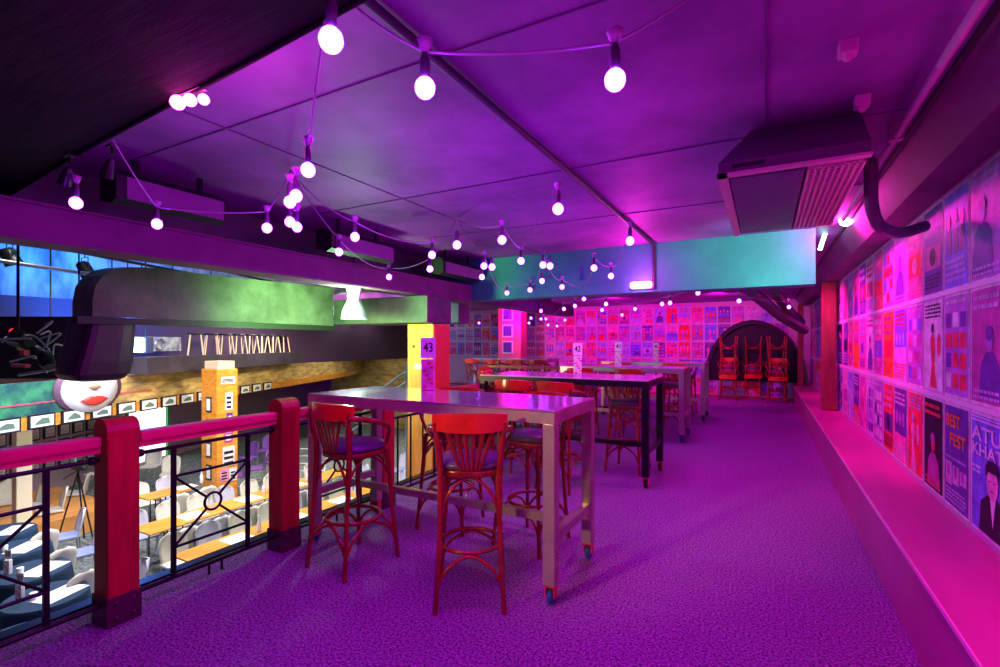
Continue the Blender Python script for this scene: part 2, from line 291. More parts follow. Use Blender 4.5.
# ------------------------------------------------------------ posters
PC = {'red': (0.95,0.05,0.08), 'hot pink': (0.95,0.12,0.50), 'blue': (0.22,0.20,0.95), 'dark purple': (0.16,0.05,0.42), 'purple': (0.55,0.20,0.75),
 'orange': (1.0,0.33,0.02), 'black': (0.02,0.015,0.03), 'white': (0.92,0.84,0.92), 'light blue': (0.45,0.55,0.95), 'plum': (0.60,0.08,0.42), 'pink': (0.95,0.35,0.65), 'lilac': (0.75,0.50,0.92)}
PMAT = {k: mat('poster ink '+k, v, 0.5, spec=0.25, noise=0.28, scale=9, col2=tuple(c*0.55 for c in v)) for k, v in PC.items()}
PN = list(PC)
def poster(name, label, group, origin, ux, nrm, wd, ht, cols, style, rnd, words=None):
    """origin: lower left corner seen from the front; ux: unit vector to the right; nrm: towards the viewer"""
    U = Vector(ux); N = Vector(nrm); O = Vector(origin); m = MB()
    def q(u0, v0, u1, v1, mi, l):
        m.mi = mi; m.add([O+U*u*wd+Vector((0,0,v*ht))+N*(0.0015*l) for u, v in ((u0,v0),(u1,v0),(u1,v1),(u0,v1))], [(0,1,2,3)])
    def poly(pts, mi, l):
        m.mi = mi; m.add([O+U*u*wd+Vector((0,0,v*ht))+N*(0.0015*l) for u, v in pts], [tuple(range(len(pts)))])
    m.mi = 0                                                     # the sheet
    vs = [O+U*u*wd+Vector((0,0,v*ht))+N*k for k in (0.0002, 0.0015) for u, v in ((.012,.01),(.988,.01),(.988,.99),(.012,.99))]
    m.add(vs, [(0,1,2,3),(4,5,6,7),(0,1,5,4),(1,2,6,5),(2,3,7,6),(3,0,4,7)])
    q(.045,.035,.955,.965,1,2)
    def ell(cx, cy, rx, ry, mi, l): poly([(cx+rx*math.cos(t*math.pi/7), cy+ry*math.sin(t*math.pi/7)) for t in range(14)], mi, l)
    def dashes(v0, v1, rows, mi, lo=.12, hi=.88):
        for r_ in range(rows):
            v = v1-(v1-v0)*(r_+.7)/rows; u = lo
            while u < hi-.04:
                du = rnd.uniform(.04, .14); q(u, v, min(u+du, hi), v+(v1-v0)/rows*.5, mi, 4); u += du+.025
    if words:
        for (t, cu, cv, tw, th, mi) in words:
            pv, pf = text_mesh(m, t, tw, th)
            m.mi = mi; m.add([O+U*((cu+a)*wd)+Vector((0,0,(cv+c)*ht))+N*0.0075 for a, c in pv], pf)
    if style == 'atul':
        q(.045,.915,.955,.93,4,3); q(.045,.945,.955,.955,4,3)
        poly([(.22,.04),(.26,.28),(.40,.36),(.62,.36),(.78,.28),(.84,.04)], 3, 3)
        poly([(.46,.36),(.52,.12),(.58,.36)], 4, 4); ell(.52,.46,.115,.125,2,5)
        poly([(.39,.50),(.38,.58),(.44,.635),(.56,.65),(.65,.60),(.65,.50),(.61,.55),(.44,.55)], 3, 6)
        q(.45,.475,.49,.485,3,6); q(.55,.475,.59,.485,3,6); q(.48,.405,.56,.413,3,6)
        dashes(.80-.32,.80-.24,2,4,.08,.30); dashes(.38,.46,2,4,.72,.92)
    elif style == 'fest':
        for i in range(3): q(.10+.28*i,.22+.03*i,.34+.28*i,.44-.02*i,4,3); ell(.22+.28*i,.36,.06,.06,3,4); q(.14+.28*i,.23+.03*i,.30+.28*i,.31,2,4)
        dashes(.06,.20,4,4); dashes(.46,.50,1,4)
    elif style == 'figure':
        h = rnd.uniform(.45,.62); cx = rnd.uniform(.38,.62)
        poly([(cx-.32,.06),(cx-.26,h-.2),(cx-.1,h-.1),(cx+.1,h-.1),(cx+.26,h-.2),(cx+.32,.06)], 3, 3)
        ell(cx,h,.10,.10,2,4); ell(cx,h+.05,.105,.06,3,5); dashes(.78,.93,2,4); dashes(.05,.15,2,4)
    elif style == 'standing':
        cx = rnd.uniform(.3,.6)
        poly([(cx-.14,.05),(cx-.05,.3),(cx-.12,.55),(cx-.05,.62),(cx+.06,.62),(cx+.12,.5),(cx+.06,.3),(cx+.22,.05)], 2, 3); ell(cx,.68,.06,.055,3,4)
        dashes(.78,.94,4,3); ell(min(cx+.3,.84),.5,.09,.12,2,3)
    elif style == 'blocks':
        q(.045,.035,.955,rnd.uniform(.3,.5),2,3); dashes(.06,.26,5,4); dashes(.74,.92,3,4)
        for i in range(3): ell(.25+.25*i,.58,.09,.09,3,4)
    elif style == 'grid':
        for i in range(3):
            for j in range(4): q(.10+.28*i,.10+.19*j,.32+.28*i,.24+.19*j,rnd.choice((2,3,4)),3)
        dashes(.88,.94,1,4)
    elif style == 'trio':
        for i in range(3): poly([(.12+.26*i,.36),(.14+.26*i,.6),(.32+.26*i,.6),(.34+.26*i,.36)],3,3); ell(.23+.26*i,.68+.04*(i%2),.075,.075,2,4)
        dashes(.08,.32,4,4)
    else:
        dashes(.62,.92,rnd.randint(2,3),4); q(.12,.30,.88,.56,2,3); dashes(.08,.25,4,3); ell(.5,.43,.15,.10,3,4)
    mats = [PMAT['white'] if cols[0] != 'white' else PMAT['lilac']]+[PMAT[c] for c in cols]
    o = m.build(name, mats, None, tuple(O)); tag(o, label, 'poster', group); return o
rnd = random.Random(3)
DES = ['figure','standing','blocks','grid','trio','plain']
DW = {'figure':'bust portrait','standing':'standing figure','blocks':'three heads on colour','grid':'grid of pictures','trio':'three figures','plain':'rows of print'}
near = {  # (row, col): colours bg, second, third, print ; style
 (0,0): (('blue','pink','black','white'),'atul'), (0,1): (('dark purple','pink','plum','lilac'),'fest'), (0,2): (('black','red','plum','red'),'figure'),
 (0,3): (('red','pink','light blue','orange'),'standing'), (0,4): (('dark purple','hot pink','purple','white'),'blocks'), (0,5): (('red','dark purple','black','pink'),'plain'),
 (0,6): (('purple','white','dark purple','white'),'grid'), (0,7): (('lilac','dark purple','purple','white'),'grid'), (0,8): (('hot pink','plum','purple','white'),'standing'),
 (0,9): (('dark purple','red','purple','white'),'blocks'), (0,10): (('light blue','white','blue','white'),'standing'), (0,11): (('pink','plum','purple','white'),'plain'),
 (1,0): (('plum','purple','dark purple','lilac'),'figure'), (1,1): (('purple','red','dark purple','white'),'grid'), (1,2): (('white','red','black','pink'),'standing'),
 (1,3): (('purple','plum','blue','lilac'),'grid'), (1,4): (('blue','lilac','light blue','red'),'blocks'), (1,5): (('orange','red','red','plum'),'plain'),
 (1,6): (('hot pink','blue','purple','white'),'plain'), (1,7): (('white','hot pink','dark purple','plum'),'figure'), (1,8): (('hot pink','purple','dark purple','light blue'),'plain'),
 (1,9): (('hot pink','orange','plum','orange'),'blocks'), (1,10): (('hot pink','red','plum','pink'),'plain'), (1,11): (('dark purple','purple','black','lilac'),'trio'),
 (2,0): (('purple','blue','dark purple','lilac'),'figure'), (2,1): (('blue','hot pink','dark purple','lilac'),'trio'), (2,2): (('dark purple','plum','black','purple'),'plain'),
 (2,3): (('hot pink','red','pink','lilac'),'plain'), (2,4): (('purple','plum','dark purple','lilac'),'figure'), (2,5): (('purple','red','blue','lilac'),'grid'),
 (2,6): (('hot pink','red','purple','pink'),'blocks'), (2,7): (('lilac','red','purple','red'),'plain'), (2,8): (('dark purple','red','purple','lilac'),'plain'),
 (2,9): (('hot pink','purple','dark purple','blue'),'figure'), (2,10): (('purple','blue','plum','lilac'),'grid'), (2,11): (('hot pink','plum','blue','lilac'),'standing')}
RN = ['bottom','middle','top']; ORD = ['first','second','third','fourth','fifth','sixth','seventh','eighth','ninth','tenth','eleventh','twelfth','thirteenth','fourteenth','fifteenth','sixteenth','seventeenth','eighteenth','nineteenth','twentieth','twenty-first','twenty-second','twenty-third','twenty-fourth','twenty-fifth','twenty-sixth','twenty-seventh','twenty-eighth','twenty-ninth','thirtieth','thirty-first','thirty-second']
used = set()
def zrow(r_): return (0.455, 1.12, 1.76)[r_]
for col in range(-2, 24):
    y0 = 3.585+0.447*(col-1)          # near (right hand) edge of the sheet
    if col > 11: y0 += 0.12
    if y0+.447 > 14.3: break
    for row in range(3):
        if (row, col) in near: cols, st = near[(row, col)]
        else:
            cols = rnd.sample(PN, 4); st = rnd.choice(DES)
        if col < 0 and row == 0: continue
        wd, ht = 0.437, (0.64, 0.63, 0.61)[row]; yy = y0
        words = None; z = zrow(row)
        lab = None
        if (row, col) == (0, 0):
            wd = 0.60; yy = y0-0.16; words = [('ATUL',.47,.82,.80,.12,4),('KHATRI',.51,.69,.86,.10,4)]
            lab = 'blue poster reading ATUL KHATRI above a man in a dark suit'
        elif (row, col) == (0, 1):
            words = [('BEST',.42,.83,.55,.12,5),('FEST',.60,.66,.60,.12,5)]; cols = cols+('orange',); lab = 'dark plum poster with orange BEST FEST lettering on poster wall'
        elif (row, col) == (0, 3):
            lab = 'red poster with light blue top, between black poster and dark purple one'
        if not lab:
            far = col > 11
            lab = '%s poster, %s, %s row, %s %s the timber post' % (cols[0], DW.get(st, 'print'), RN[row], ORD[(col-12) if far else (11-col)], 'beyond' if far else 'before')
        # seen from the room the sheet's left edge is its far edge
        poster('poster', lab, 'posters on the right wall', (0.989, yy+wd, z), (0,-1,0), (-1,0,0), wd, ht, cols, st, rnd, words)
# off-cuts along the bottom, a small strip under the near sheets is the tape line
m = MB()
for z in (1.103, 1.752): m.box((0.979, 2.2, z-.008), (0.9885, 14.3, z+0.020))  # tape strips widened to stand for the bright glare on them
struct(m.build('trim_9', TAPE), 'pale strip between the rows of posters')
BN = ['lowest','second','third','fourth','fifth']
for c in range(31):
    x0 = 0.55-0.335*(c+1)
    for r_ in range(5):
        if c >= 18 and r_ < 2: continue
        cols = rnd.sample(['red','hot pink','dark purple','purple','lilac','blue','plum','pink','red','hot pink','purple','light blue'], 4); st = rnd.choice(DES)
        poster('poster', '%s poster, %s row of the back wall, %s from its right end' % (cols[0], BN[r_], ORD[c] if c < 32 else 'leftmost %d'%c), 'posters on the back wall',
               (x0, 14.415, 0.06+0.48*r_), (1,0,0), (0,-1,0), 0.325, 0.47, cols, st, rnd)

# ------------------------------------------------------------ railing
rail = thing('balcony_railing', 'balcony railing of red posts, pink-lit handrail and black iron panels', 'railing', (-3, 1.8, 0))
def rl(m, name, mt, lab=None):
    o = m.build(name, mt, rail); o.location = (3, -1.8, 0)
    if lab: o['label'] = lab
    return o
PY = [-0.74, 0.28, 1.31, 2.33, 3.35]
for i, y in enumerate(PY):
    m = MB(); w_ = 0.074
    m.bbox((-3-w_, y-w_, 0.0), (-3+w_, y+w_, 0.97), 0.012)
    prof = [(-w_, 0.955), (-w_, 1.0)]+[(-w_+0.03*(1-math.cos(t))*1.6, 1.0+0.045*math.sin(t)) for t in (.5, 1.0, 1.57)]
    pr_ = [(-w_,.96),(-w_,1.0),(-w_*.85,1.03),(-w_*.5,1.052),(0,1.06),(w_*.5,1.052),(w_*.85,1.03),(w_,1.0),(w_,.96)]
    n = len(pr_); vs = [(-3+u, y-w_, z) for u, z in pr_]+[(-3+u, y+w_, z) for u, z in pr_]
    m.add(vs, [tuple(range(n)), tuple(reversed(range(n, 2*n)))]+[(k, (k+1) % n, n+(k+1) % n, n+k) for k in range(n)])
    po = rl(m, 'post', REDP)
    m = MB(); m.bbox((-3-.08, y-.08, 0.0), (-3+.08, y+.08, 0.15), 0.004)
    for dz in (.04, .115): m.sphere((-3+.08, y-.04, dz), .012, 8); m.sphere((-3+.08, y+.04, dz), .012, 8)
    o = m.build('base_bracket', mat('bracket plum', (0.16, 0.06, 0.10), 0.35, 0.6), po); o['label'] = 'dark metal foot bracket with bolts'
for i in range(len(PY)-1):
    a, b_ = PY[i]+.08, PY[i+1]-.08
    m = MB(); m.bbox((-3.04, a+.015, 0.915), (-2.96, b_, 0.975), 0.014); m.bbox((-3.025, a+.015, 0.885), (-2.975, b_, 0.92), 0.006); rl(m, 'handrail', RAILW)
    m = MB()
    v0, v1 = PY[i]+.28, PY[i]+.74
    m.tube([(-3,a,.85),(-3,b_,.85)], .011, 8); m.tube([(-3,a,.10),(-3,b_,.10)], .013, 8)
    for v in (v0, v1): m.box((-3.011, v-.011, .10), (-2.989, v+.011, .85))
    for z in (.68, .27): m.tube([(-3,v0,z),(-3,v1,z)], .009, 8)
    cy, cz = (v0+v1)/2, .475; rr = .052
    m.tube(arc((-3,cy,cz), rr, 0, 2*math.pi*23/24, 23, 'yz'), .008, 6, closed=True)
    for (yy, zz) in ((v0,.68),(v1,.68),(v0,.27),(v1,.27)):
        dv = Vector((0, yy-cy, zz-cz)); dn = dv.normalized(); m.tube([Vector((-3,cy,cz))+dn*rr, Vector((-3,cy,cz))+dv], .008, 6)
    for yy in (a+.03, b_-.03): m.sphere((-3, yy, .85), .022, 8)
    m.box((-3.006, cy-.03, .03), (-2.994, cy-.02, .10)); m.box((-3.006, cy+.05, .03), (-2.994, cy+.06, .10))
    rl(m, 'iron_panel', BLACKM)
m = MB(); m.tube([(-3,3.44,.76),(-3,5.05,.76)], .013, 8); m.tube([(-3,3.44,.08),(-3,5.05,.08)], .013, 8)
for k in range(8): m.tube([(-3,3.55+.19*k,.08),(-3,3.55+.19*k,.76)], .010, 6)
m.tube([(-3,3.93,.30),(-3,4.3,.55)], .008, 6)
rl(m, 'baluster_panel', BLACKM)
m = MB(); m.bbox((-3.045,3.44,.90),(-2.955,5.05,.97),.014); rl(m, 'handrail', RAILW)
nw = thing('newel_post', 'red newel post with a ball finial behind the first table', 'post', (-3, 5.16, 0))
m = MB(); m.bbox((-.09,-.09,0),(.09,.09,.86),.01); m.bbox((-.12,-.12,.86),(.12,.12,.90),.008); m.lathe([(.07,.90),(.07,.93),(.045,.94),(.04,.98),(.055,1.0)], n=16); m.build('post', REDP, nw)
m = MB(); m.sphere((0,0,1.085), .095, 18); m.build('ball_finial', REDW2, nw)
r2 = thing('balcony_railing', 'far orange-topped balustrade beyond the ball-topped newel post', 'railing', (-3, 7.4, 0))
m = MB(); m.bbox((-.04,-2.1,.90),(.04,2.15,.95),.01); m.bbox((-2.6,2.12,.90),(.04,2.2,.95),.01); m.build('handrail', ORANGEW, r2)
m = MB()
for k in range(22): m.tube([(0,-2.05+.2*k,0),(0,-2.05+.2*k,.9)], .009, 6)
for k in range(13): m.tube([(-.2*k,2.16,0),(-.2*k,2.16,.9)], .009, 6)
m.build('baluster_panel', BLACKM, r2)

# ------------------------------------------------------------ bar tables
def bar_table(label, loc, L, W, top_m, frame_m, wheel_m, brk_m):
    t = thing('bar_table', label, 'table', loc, 0, 'high bar tables on castors'); p = 0.035; zt = 1.08
    m = MB(); m.bbox((-L/2,-W/2,zt-.012),(L/2,W/2,zt),.003); m.build('tabletop', top_m, t)
    m = MB()
    for y in (-W/2, W/2-.045): m.box((-L/2, y, zt-.075), (L/2, y+.045, zt-.0125))
    for x in (-L/2, L/2-.045): m.box((x, -W/2+.045, zt-.075), (x+.045, W/2-.045, zt-.0125))
    m.build('top_frame', frame_m, t)
    for sx in (-1, 1):
        for sy in (-1, 1):
            x = sx*(L/2-p); y = sy*(W/2-p)
            m = MB(); m.bbox((x-p,y-p,.115),(x+p,y+p,zt-.076),.004); m.build('leg', frame_m, t)
            m = MB(); m.box((x-.03,y-.03,.105),(x+.03,y+.03,.116)); m.box((x-.028,y-.02,.045),(x-.022,y+.03,.106)); m.box((x+.022,y-.02,.045),(x+.028,y+.03,.106)); m.tube([(x-.03,y+.012,.045),(x+.03,y+.012,.045)],.008,8)
            c = m.build('castor', brk_m, t)
            m = MB(); m.lathe([(.018,-.018),(.036,-.017),(.045,-.010),(.045,.010),(.036,.017),(.018,.018)], n=18, M=Matrix.Translation((x,y+.012,.0455)) @ Matrix.Rotation(R(90),4,'Y')); m.build('wheel', wheel_m, c)
    for sx in (-1, 1):
        x = sx*(L/2-p); m = MB(); m.box((x-.022,-W/2+2*p,.33),(x+.022,W/2-2*p,.385)); m.build('stretcher', frame_m, t)
    m = MB(); m.box((-L/2+p+.022,-.022,.333),(L/2-p-.022,.022,.382)); m.build('stretcher', frame_m, t)
    return t
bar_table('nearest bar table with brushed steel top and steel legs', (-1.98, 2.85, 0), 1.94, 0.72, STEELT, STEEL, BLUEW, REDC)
bar_table('bar table with black legs and pale top, second from the camera', (-1.98, 5.36, 0), 1.94, 0.82, WHITETOP, BLACKM, BLACK, REDC)
PST = mat('pinkish painted steel', (0.55, 0.40, 0.48), 0.3, 0.7)
bar_table('third bar table, pink-lit metal, between the black-legged one and the farthest', (-1.98, 7.85, 0), 1.9, 0.74, WHITETOP, PST, BLUEW, BLACKM)
bar_table('farthest bar table in front of the back wall posters', (-1.95, 10.1, 0), 1.95, 0.74, WHITETOP, PST, BLACK, BLACKM)
bar_table('bar table at the far left in front of the pink timber column', (-5.3, 10.6, 0), 1.95, 0.74, WHITETOP, PST, BLACK, BLACKM)

# ------------------------------------------------------------ stools
def make_stool():
    t = thing('bar_stool', 'stool', 'bar stool')
    n = 28; prof = []
    def sq(r, z, k=1.0):
        out = []
        for i in range(n):
            a = 2*math.pi*i/n; c, s_ = math.cos(a), math.sin(a); e = 2/2.7
            out.append((r*math.copysign(abs(c)**e, c), r*.98*math.copysign(abs(s_)**e, s_), z))
        return out
    def loft(m, rings):
        vs = [v for r_ in rings for v in r_]; m.sm = True
        m.add(vs, [(i*n+k, i*n+(k+1) % n, (i+1)*n+(k+1) % n, (i+1)*n+k) for i in range(len(rings)-1) for k in range(n)])
        m.add(rings[0], [tuple(reversed(range(n)))]); m.add(rings[-1], [tuple(range(n))]); m.sm = False
    m = MB(); loft(m, [sq(.175,.755), sq(.19,.762), sq(.195,.775), sq(.19,.79), sq(.165,.803), sq(.10,.81), sq(.02,.812)]); m.build('seat_cushion', VINYL, t)
    m = MB(); loft(m, [sq(.175,.715), sq(.185,.72), sq(.187,.75), sq(.18,.7545)]); m.build('seat_frame', REDW, t)
    for s in (-1, 1):
        m = MB(); m.tube(smooth([(s*.195,.21,0),(s*.17,.18,.35),(s*.145,.15,.74)]), [.014]*6+[.017]*5, 8); m.build('leg', REDW, t)
        m = MB(); m.tube(smooth([(s*.185,-.225,0),(s*.165,-.195,.35),(s*.160,-.17,.74),(s*.175,-.19,.90),(s*.190,-.195,1.02)]), [.014]*8+[.018]*9+[.013]*4, 8); m.build('leg', REDW, t)
        m = MB(); m.tube(smooth([(s*.190,-.20,.985),(s*.230,-.12,.975),(s*.245,0.0,.945),(s*.230,.09,.90),(s*.185,.125,.82),(s*.16,.11,.75)]), .013, 8, flat=1.3); m.build('armrest', REDW, t)
    m = MB(); m.tube([(.175*math.cos(a*math.pi/14), .180*math.sin(a*math.pi/14)-.005, .31) for a in range(28)], .012, 8, closed=True); m.build('foot_ring', REDW, t)
    # arched braces below the ring and below the seat
    for (a, b_) in (((.185,.195),(-.185,.195)),((.185,.195),(.177,-.212)),((-.185,.195),(-.177,-.212)),((.177,-.212),(-.177,-.212))):
        A = Vector((*a,0)); B = Vector((*b_,0))
        cen = (A+B)/2*0.9
        pts = smooth([A+Vector((0,0,.13)), A*.85+B*.15+Vector((0,0,.23)), cen+Vector((0,0,.295)), B*.85+A*.15+Vector((0,0,.23)), B+Vector((0,0,.13))], 4)
        m = MB(); m.tube(pts, .010, 6); m.build('brace', REDW, t)
        A2, B2 = A*.84, B*.84; cen = (A2+B2)/2*.85
        m = MB(); m.tube(smooth([A2+Vector((0,0,.55)), A2*.85+B2*.15+Vector((0,0,.65)), cen+Vector((0,0,.712)), B2*.85+A2*.15+Vector((0,0,.65)), B2+Vector((0,0,.55))], 4), .009, 6); m.build('brace', REDW, t)
    # crest: a tall bowed board
    m = MB(); vs = []; K = 14
    for i in range(K+1):
        u = -1+2*i/K; x = .205*u; y = -.245+.065*u*u; hh = .055*(1-.25*u**4)
        for (dy, z) in ((-.011, 1.025-hh), (-.011, 1.03+hh*.8), (.011, 1.03+hh*.8), (.011, 1.025-hh)): vs.append((x, y+dy, z))
    m.sm = False; m.add(vs, [(i*4+k, i*4+(k+1) % 4, (i+1)*4+(k+1) % 4, (i+1)*4+k) for i in range(K) for k in range(4)]+[(0,1,2,3), tuple(range(K*4+3, K*4-1, -1))])
    m.build('crest_rail', REDW2, t)
    for k in range(6):
        u = -1+2*k/5; x1 = .135*u; x0 = .05*u
        m = MB(); m.tube(smooth([(x0,-.19,.76),(x0*1.3+x1*.1,-.20,.84),(x1*.92,-.238+.03*u*u,.985)]), [.009,.009,.010,.010,.011,.012,.013,.014,.015,.015,.015], 6, flat=.55); m.build('slat', REDW, t)
    return t
st = make_stool(); ST = tree(st)
def stool(x, y, rz, label, g='red bentwood bar stools', z=0, flip=False):
    c = put(ST, (x, y, z), R(rz), label, g)
    if flip: c.rotation_euler = (R(180), 0, R(rz))
    return c
stool(-2.40, 2.40, -5, 'red bar stool at left end of the steel table, nearest the railing')
stool(-1.50, 2.42, 30, 'red bar stool with its slatted back to the camera at the steel table')
stool(-1.50, 3.26, 172, 'red bar stool at the far side of the steel table, toward its right end')
stool(-2.22, 3.28, 188, 'red bar stool at the far side of the steel table, toward its left end')
stool(-2.28, 4.66, 4, 'red bar stool at the near side of the black-legged table, left')
stool(-1.80, 4.66, -6, 'red bar stool at the near side of the black-legged table, middle')
stool(-1.38, 5.63, 176, 'red bar stool with seat toward camera across the black-legged table, right end')
stool(-2.15, 5.95, 184, 'red bar stool across the black-legged table, left')
for i, (x, r_) in enumerate(((-2.5, 3), (-1.75, -4))):
    stool(x, 7.35, r_, 'red bar stool at the near side of the third table, %s' % ('left', 'right')[i])
for i, (x, r_) in enumerate(((-2.5, 3), (-1.35, -4))):
    stool(x, 8.42, 180+r_, 'red bar stool across the third table, %s' % ('left', 'right')[i])
for i, (x, r_) in enumerate(((-2.45, 3), (-1.45, -4))):
    stool(x, 9.55, r_, 'red bar stool at the near side of the farthest table, %s' % ('left', 'right')[i])
    stool(x, 10.68, 180+r_, 'red bar stool across the farthest table, %s' % ('left', 'right')[i])
for i in range(4): stool(-6.1+.55*i, 10.1, 4*i-6, 'red bar stool at the far left table, %s from the left' % ORD[i])
for i, (px, py) in enumerate(((728.5, 401), (753, 400), (777, 404))):
    p = Zp(px, py-1, 0)
    stool(p.x, p.y, 180-3*i, 'red bar stool standing by the back wall, %s of the three carrying others' % ('left', 'middle', 'right')[i])
    stool(p.x, p.y+.02, 178+4*i, 'red bar stool turned upside down on the %s back-wall stool' % ('left', 'middle', 'right')[i], z=1.62, flip=True)
drop(ST)

# ------------------------------------------------------------ table number stands
def stand(label, loc, num, s=1.0, col='hot pink'):
    t = thing('table_number_stand', label, 'table number', loc, ANG*0.9, 'table number stands')
    m = MB(); m.bbox((-.05*s,-.03*s,0),(.05*s,.03*s,.24*s),.004)
    m.mi = 1
    for k in range(7):
        z = .015+.031*k; x = -.04+.02*(k*7 % 4); m.box((x*s,-.0312*s,z*s),((x+.03)*s,-.0300*s,(z+.018)*s))
    m.mi = 0; m.build('holder', [PMAT['pink'] if col == 'hot pink' else WHITE, PMAT['red']], t)
    m = MB(); m.box((-.06*s,-.002,.25*s),(.06*s,.002,.41*s)); cd = m.build('card', WHITE, t)
    m = MB(); m.box((-.004,-.002,.238*s),(.004,.002,.252*s)); m.build('clip', BLACK, t)
    pv, pf = text_mesh(None, num, .075*s, .075*s); m = MB(); m.add([(a, -.004, .335*s+c) for a, c in pv], pf); m.build('number', BLACK, cd)
    return t
stand('table number 43 on a patterned pink stand, on the steel table', (-2.33, 3.12, 1.081), '43')
stand('white table number stand on the black-legged table', (-1.92, 5.45, 1.081), '42', .9, 'w')
stand('white table number stand on the third table', (-2.12, 8.0, 1.081), '41', .95, 'w')
stand('white table number stand on the farthest table', (-1.92, 10.1, 1.081), '40', .9, 'w')

# ------------------------------------------------------------ ceiling things
t = thing('ceiling_pipe', 'grey conduit running along the ceiling and down the cross beam', 'pipe', (-1.1, 3, 2.5))
m = MB(); m.tube([(-.02,-3.2,.035),(.02,2.585,.035)], .018, 8); m.build('long_run', mat('grey conduit', (0.05,0.03,0.07), 0.4, 0.3), t)
m = MB(); m.tube(smooth([(.02,2.55,.035),(.02,2.575,.03),(.02,2.58,-.02),(.02,2.58,-.45)],4), .018, 8); m.build('drop', MATS['grey conduit'], t)
# air conditioner
ac = thing('air_conditioner', 'ceiling air conditioner with a square grille under the ceiling', 'air conditioner', (0.1, 3.4, 2.3))
m = MB(); vs = [(-.30,-.80,-.03),(.30,-.80,-.03),(.30,.68,-.03),(-.30,.68,-.03),(-.30,-.80,.02),(.30,-.80,.02),(.30,.68,.02),(-.30,.68,.02),(-.16,-.52,.262),(.30,-.52,.262),(.30,.60,.262),(-.16,.60,.262)]
m.add(vs, [(0,3,2,1),(0,1,5,4),(1,2,6,5),(2,3,7,6),(3,0,4,7),(4,5,9,8),(5,6,10,9),(6,7,11,10),(7,4,8,11),(8,9,10,11)]); m.build('housing', mat('air conditioner shell', (0.12,0.07,0.13), 0.45), ac)
m = MB(); m.bbox((-.25,-.73,-.044),(.06,.62,-.031),.003); m.build('bottom_panel', mat('air conditioner panel', (0.12,0.09,0.20), 0.22), ac)
m = MB()
for k in range(34): m.box((.075,-.74+.04*k,-.048),(.285,-.722+.04*k,-.036))
for k in range(9): m.box((.075+.026*k,-.74,-.053),(.085+.026*k,.60,-.048))
m.build('intake_grille', GRILLE, ac)
m = MB(); m.box((.07,-.75,-.034),(.29,.61,-.0305)); m.build('filter', BLACK, ac)
m = MB()
m.box((-.305,-.81,-.045),(-.26,.69,-.032)); m.box((-.305,-.81,-.045),(.305,-.765,-.032)); m.build('frame', GRILLE, ac)
m = MB(); m.box((-.24,-.803,-.012),(-.10,-.799,.006)); m.build('vent_slot', BLACK, ac)
pp = thing('drain_pipe', 'thick lagged pipe bending down from air conditioner to the ledge', 'pipe', (0.6, 2.7, 2.3))
A_ = [Dp(846,160,2.85), Dp(860,155,2.75), Dp(870,164,2.7), Dp(871,185,2.75), Dp(872,208,2.8), Dp(880,226,2.9), Dp(900,233,3.05), Dp(925,226,3.1)]
m = MB(); m.tube(smooth([tuple(p-Vector((.6,2.7,2.3))) for p in A_],5), .034, 12); m.build('lagging', mat('pipe lagging', (0.16,0.06,0.16), 0.35, bump=.3, scale=20), pp)
# pipes and boxes between ceiling and ledge
t = thing('ceiling_pipe', 'thin pink-lit pipe along the right edge of the ceiling', 'pipe', (.5, 3, 2.5))
m = MB(); m.tube([(.08,-4,-.01),(.08,2,-.01)], .018, 8)
for y in (-1.2, .1): m.box((.05,y,-.03),(.11,y+.04,.058))
m.build('tube', mat('pipe pinkish', (0.6,0.35,0.5), 0.35), t)
for i, (px, py) in enumerate(((848, 50), (862, 103))):
    p = Zp(px, py, CZ-.03); m = MB(); m.bbox((p.x-.03,p.y-.03,CZ-.05),(p.x+.03,p.y+.03,CZ),.006); m.sphere((p.x,p.y,CZ-.055),.018,10)
    tag(m.build('ceiling_sensor', PLASTIC), 'small pink-lit sensor box on the ceiling, %s' % ('nearer the top edge' if i == 0 else 'just above the air conditioner'), 'sensor')

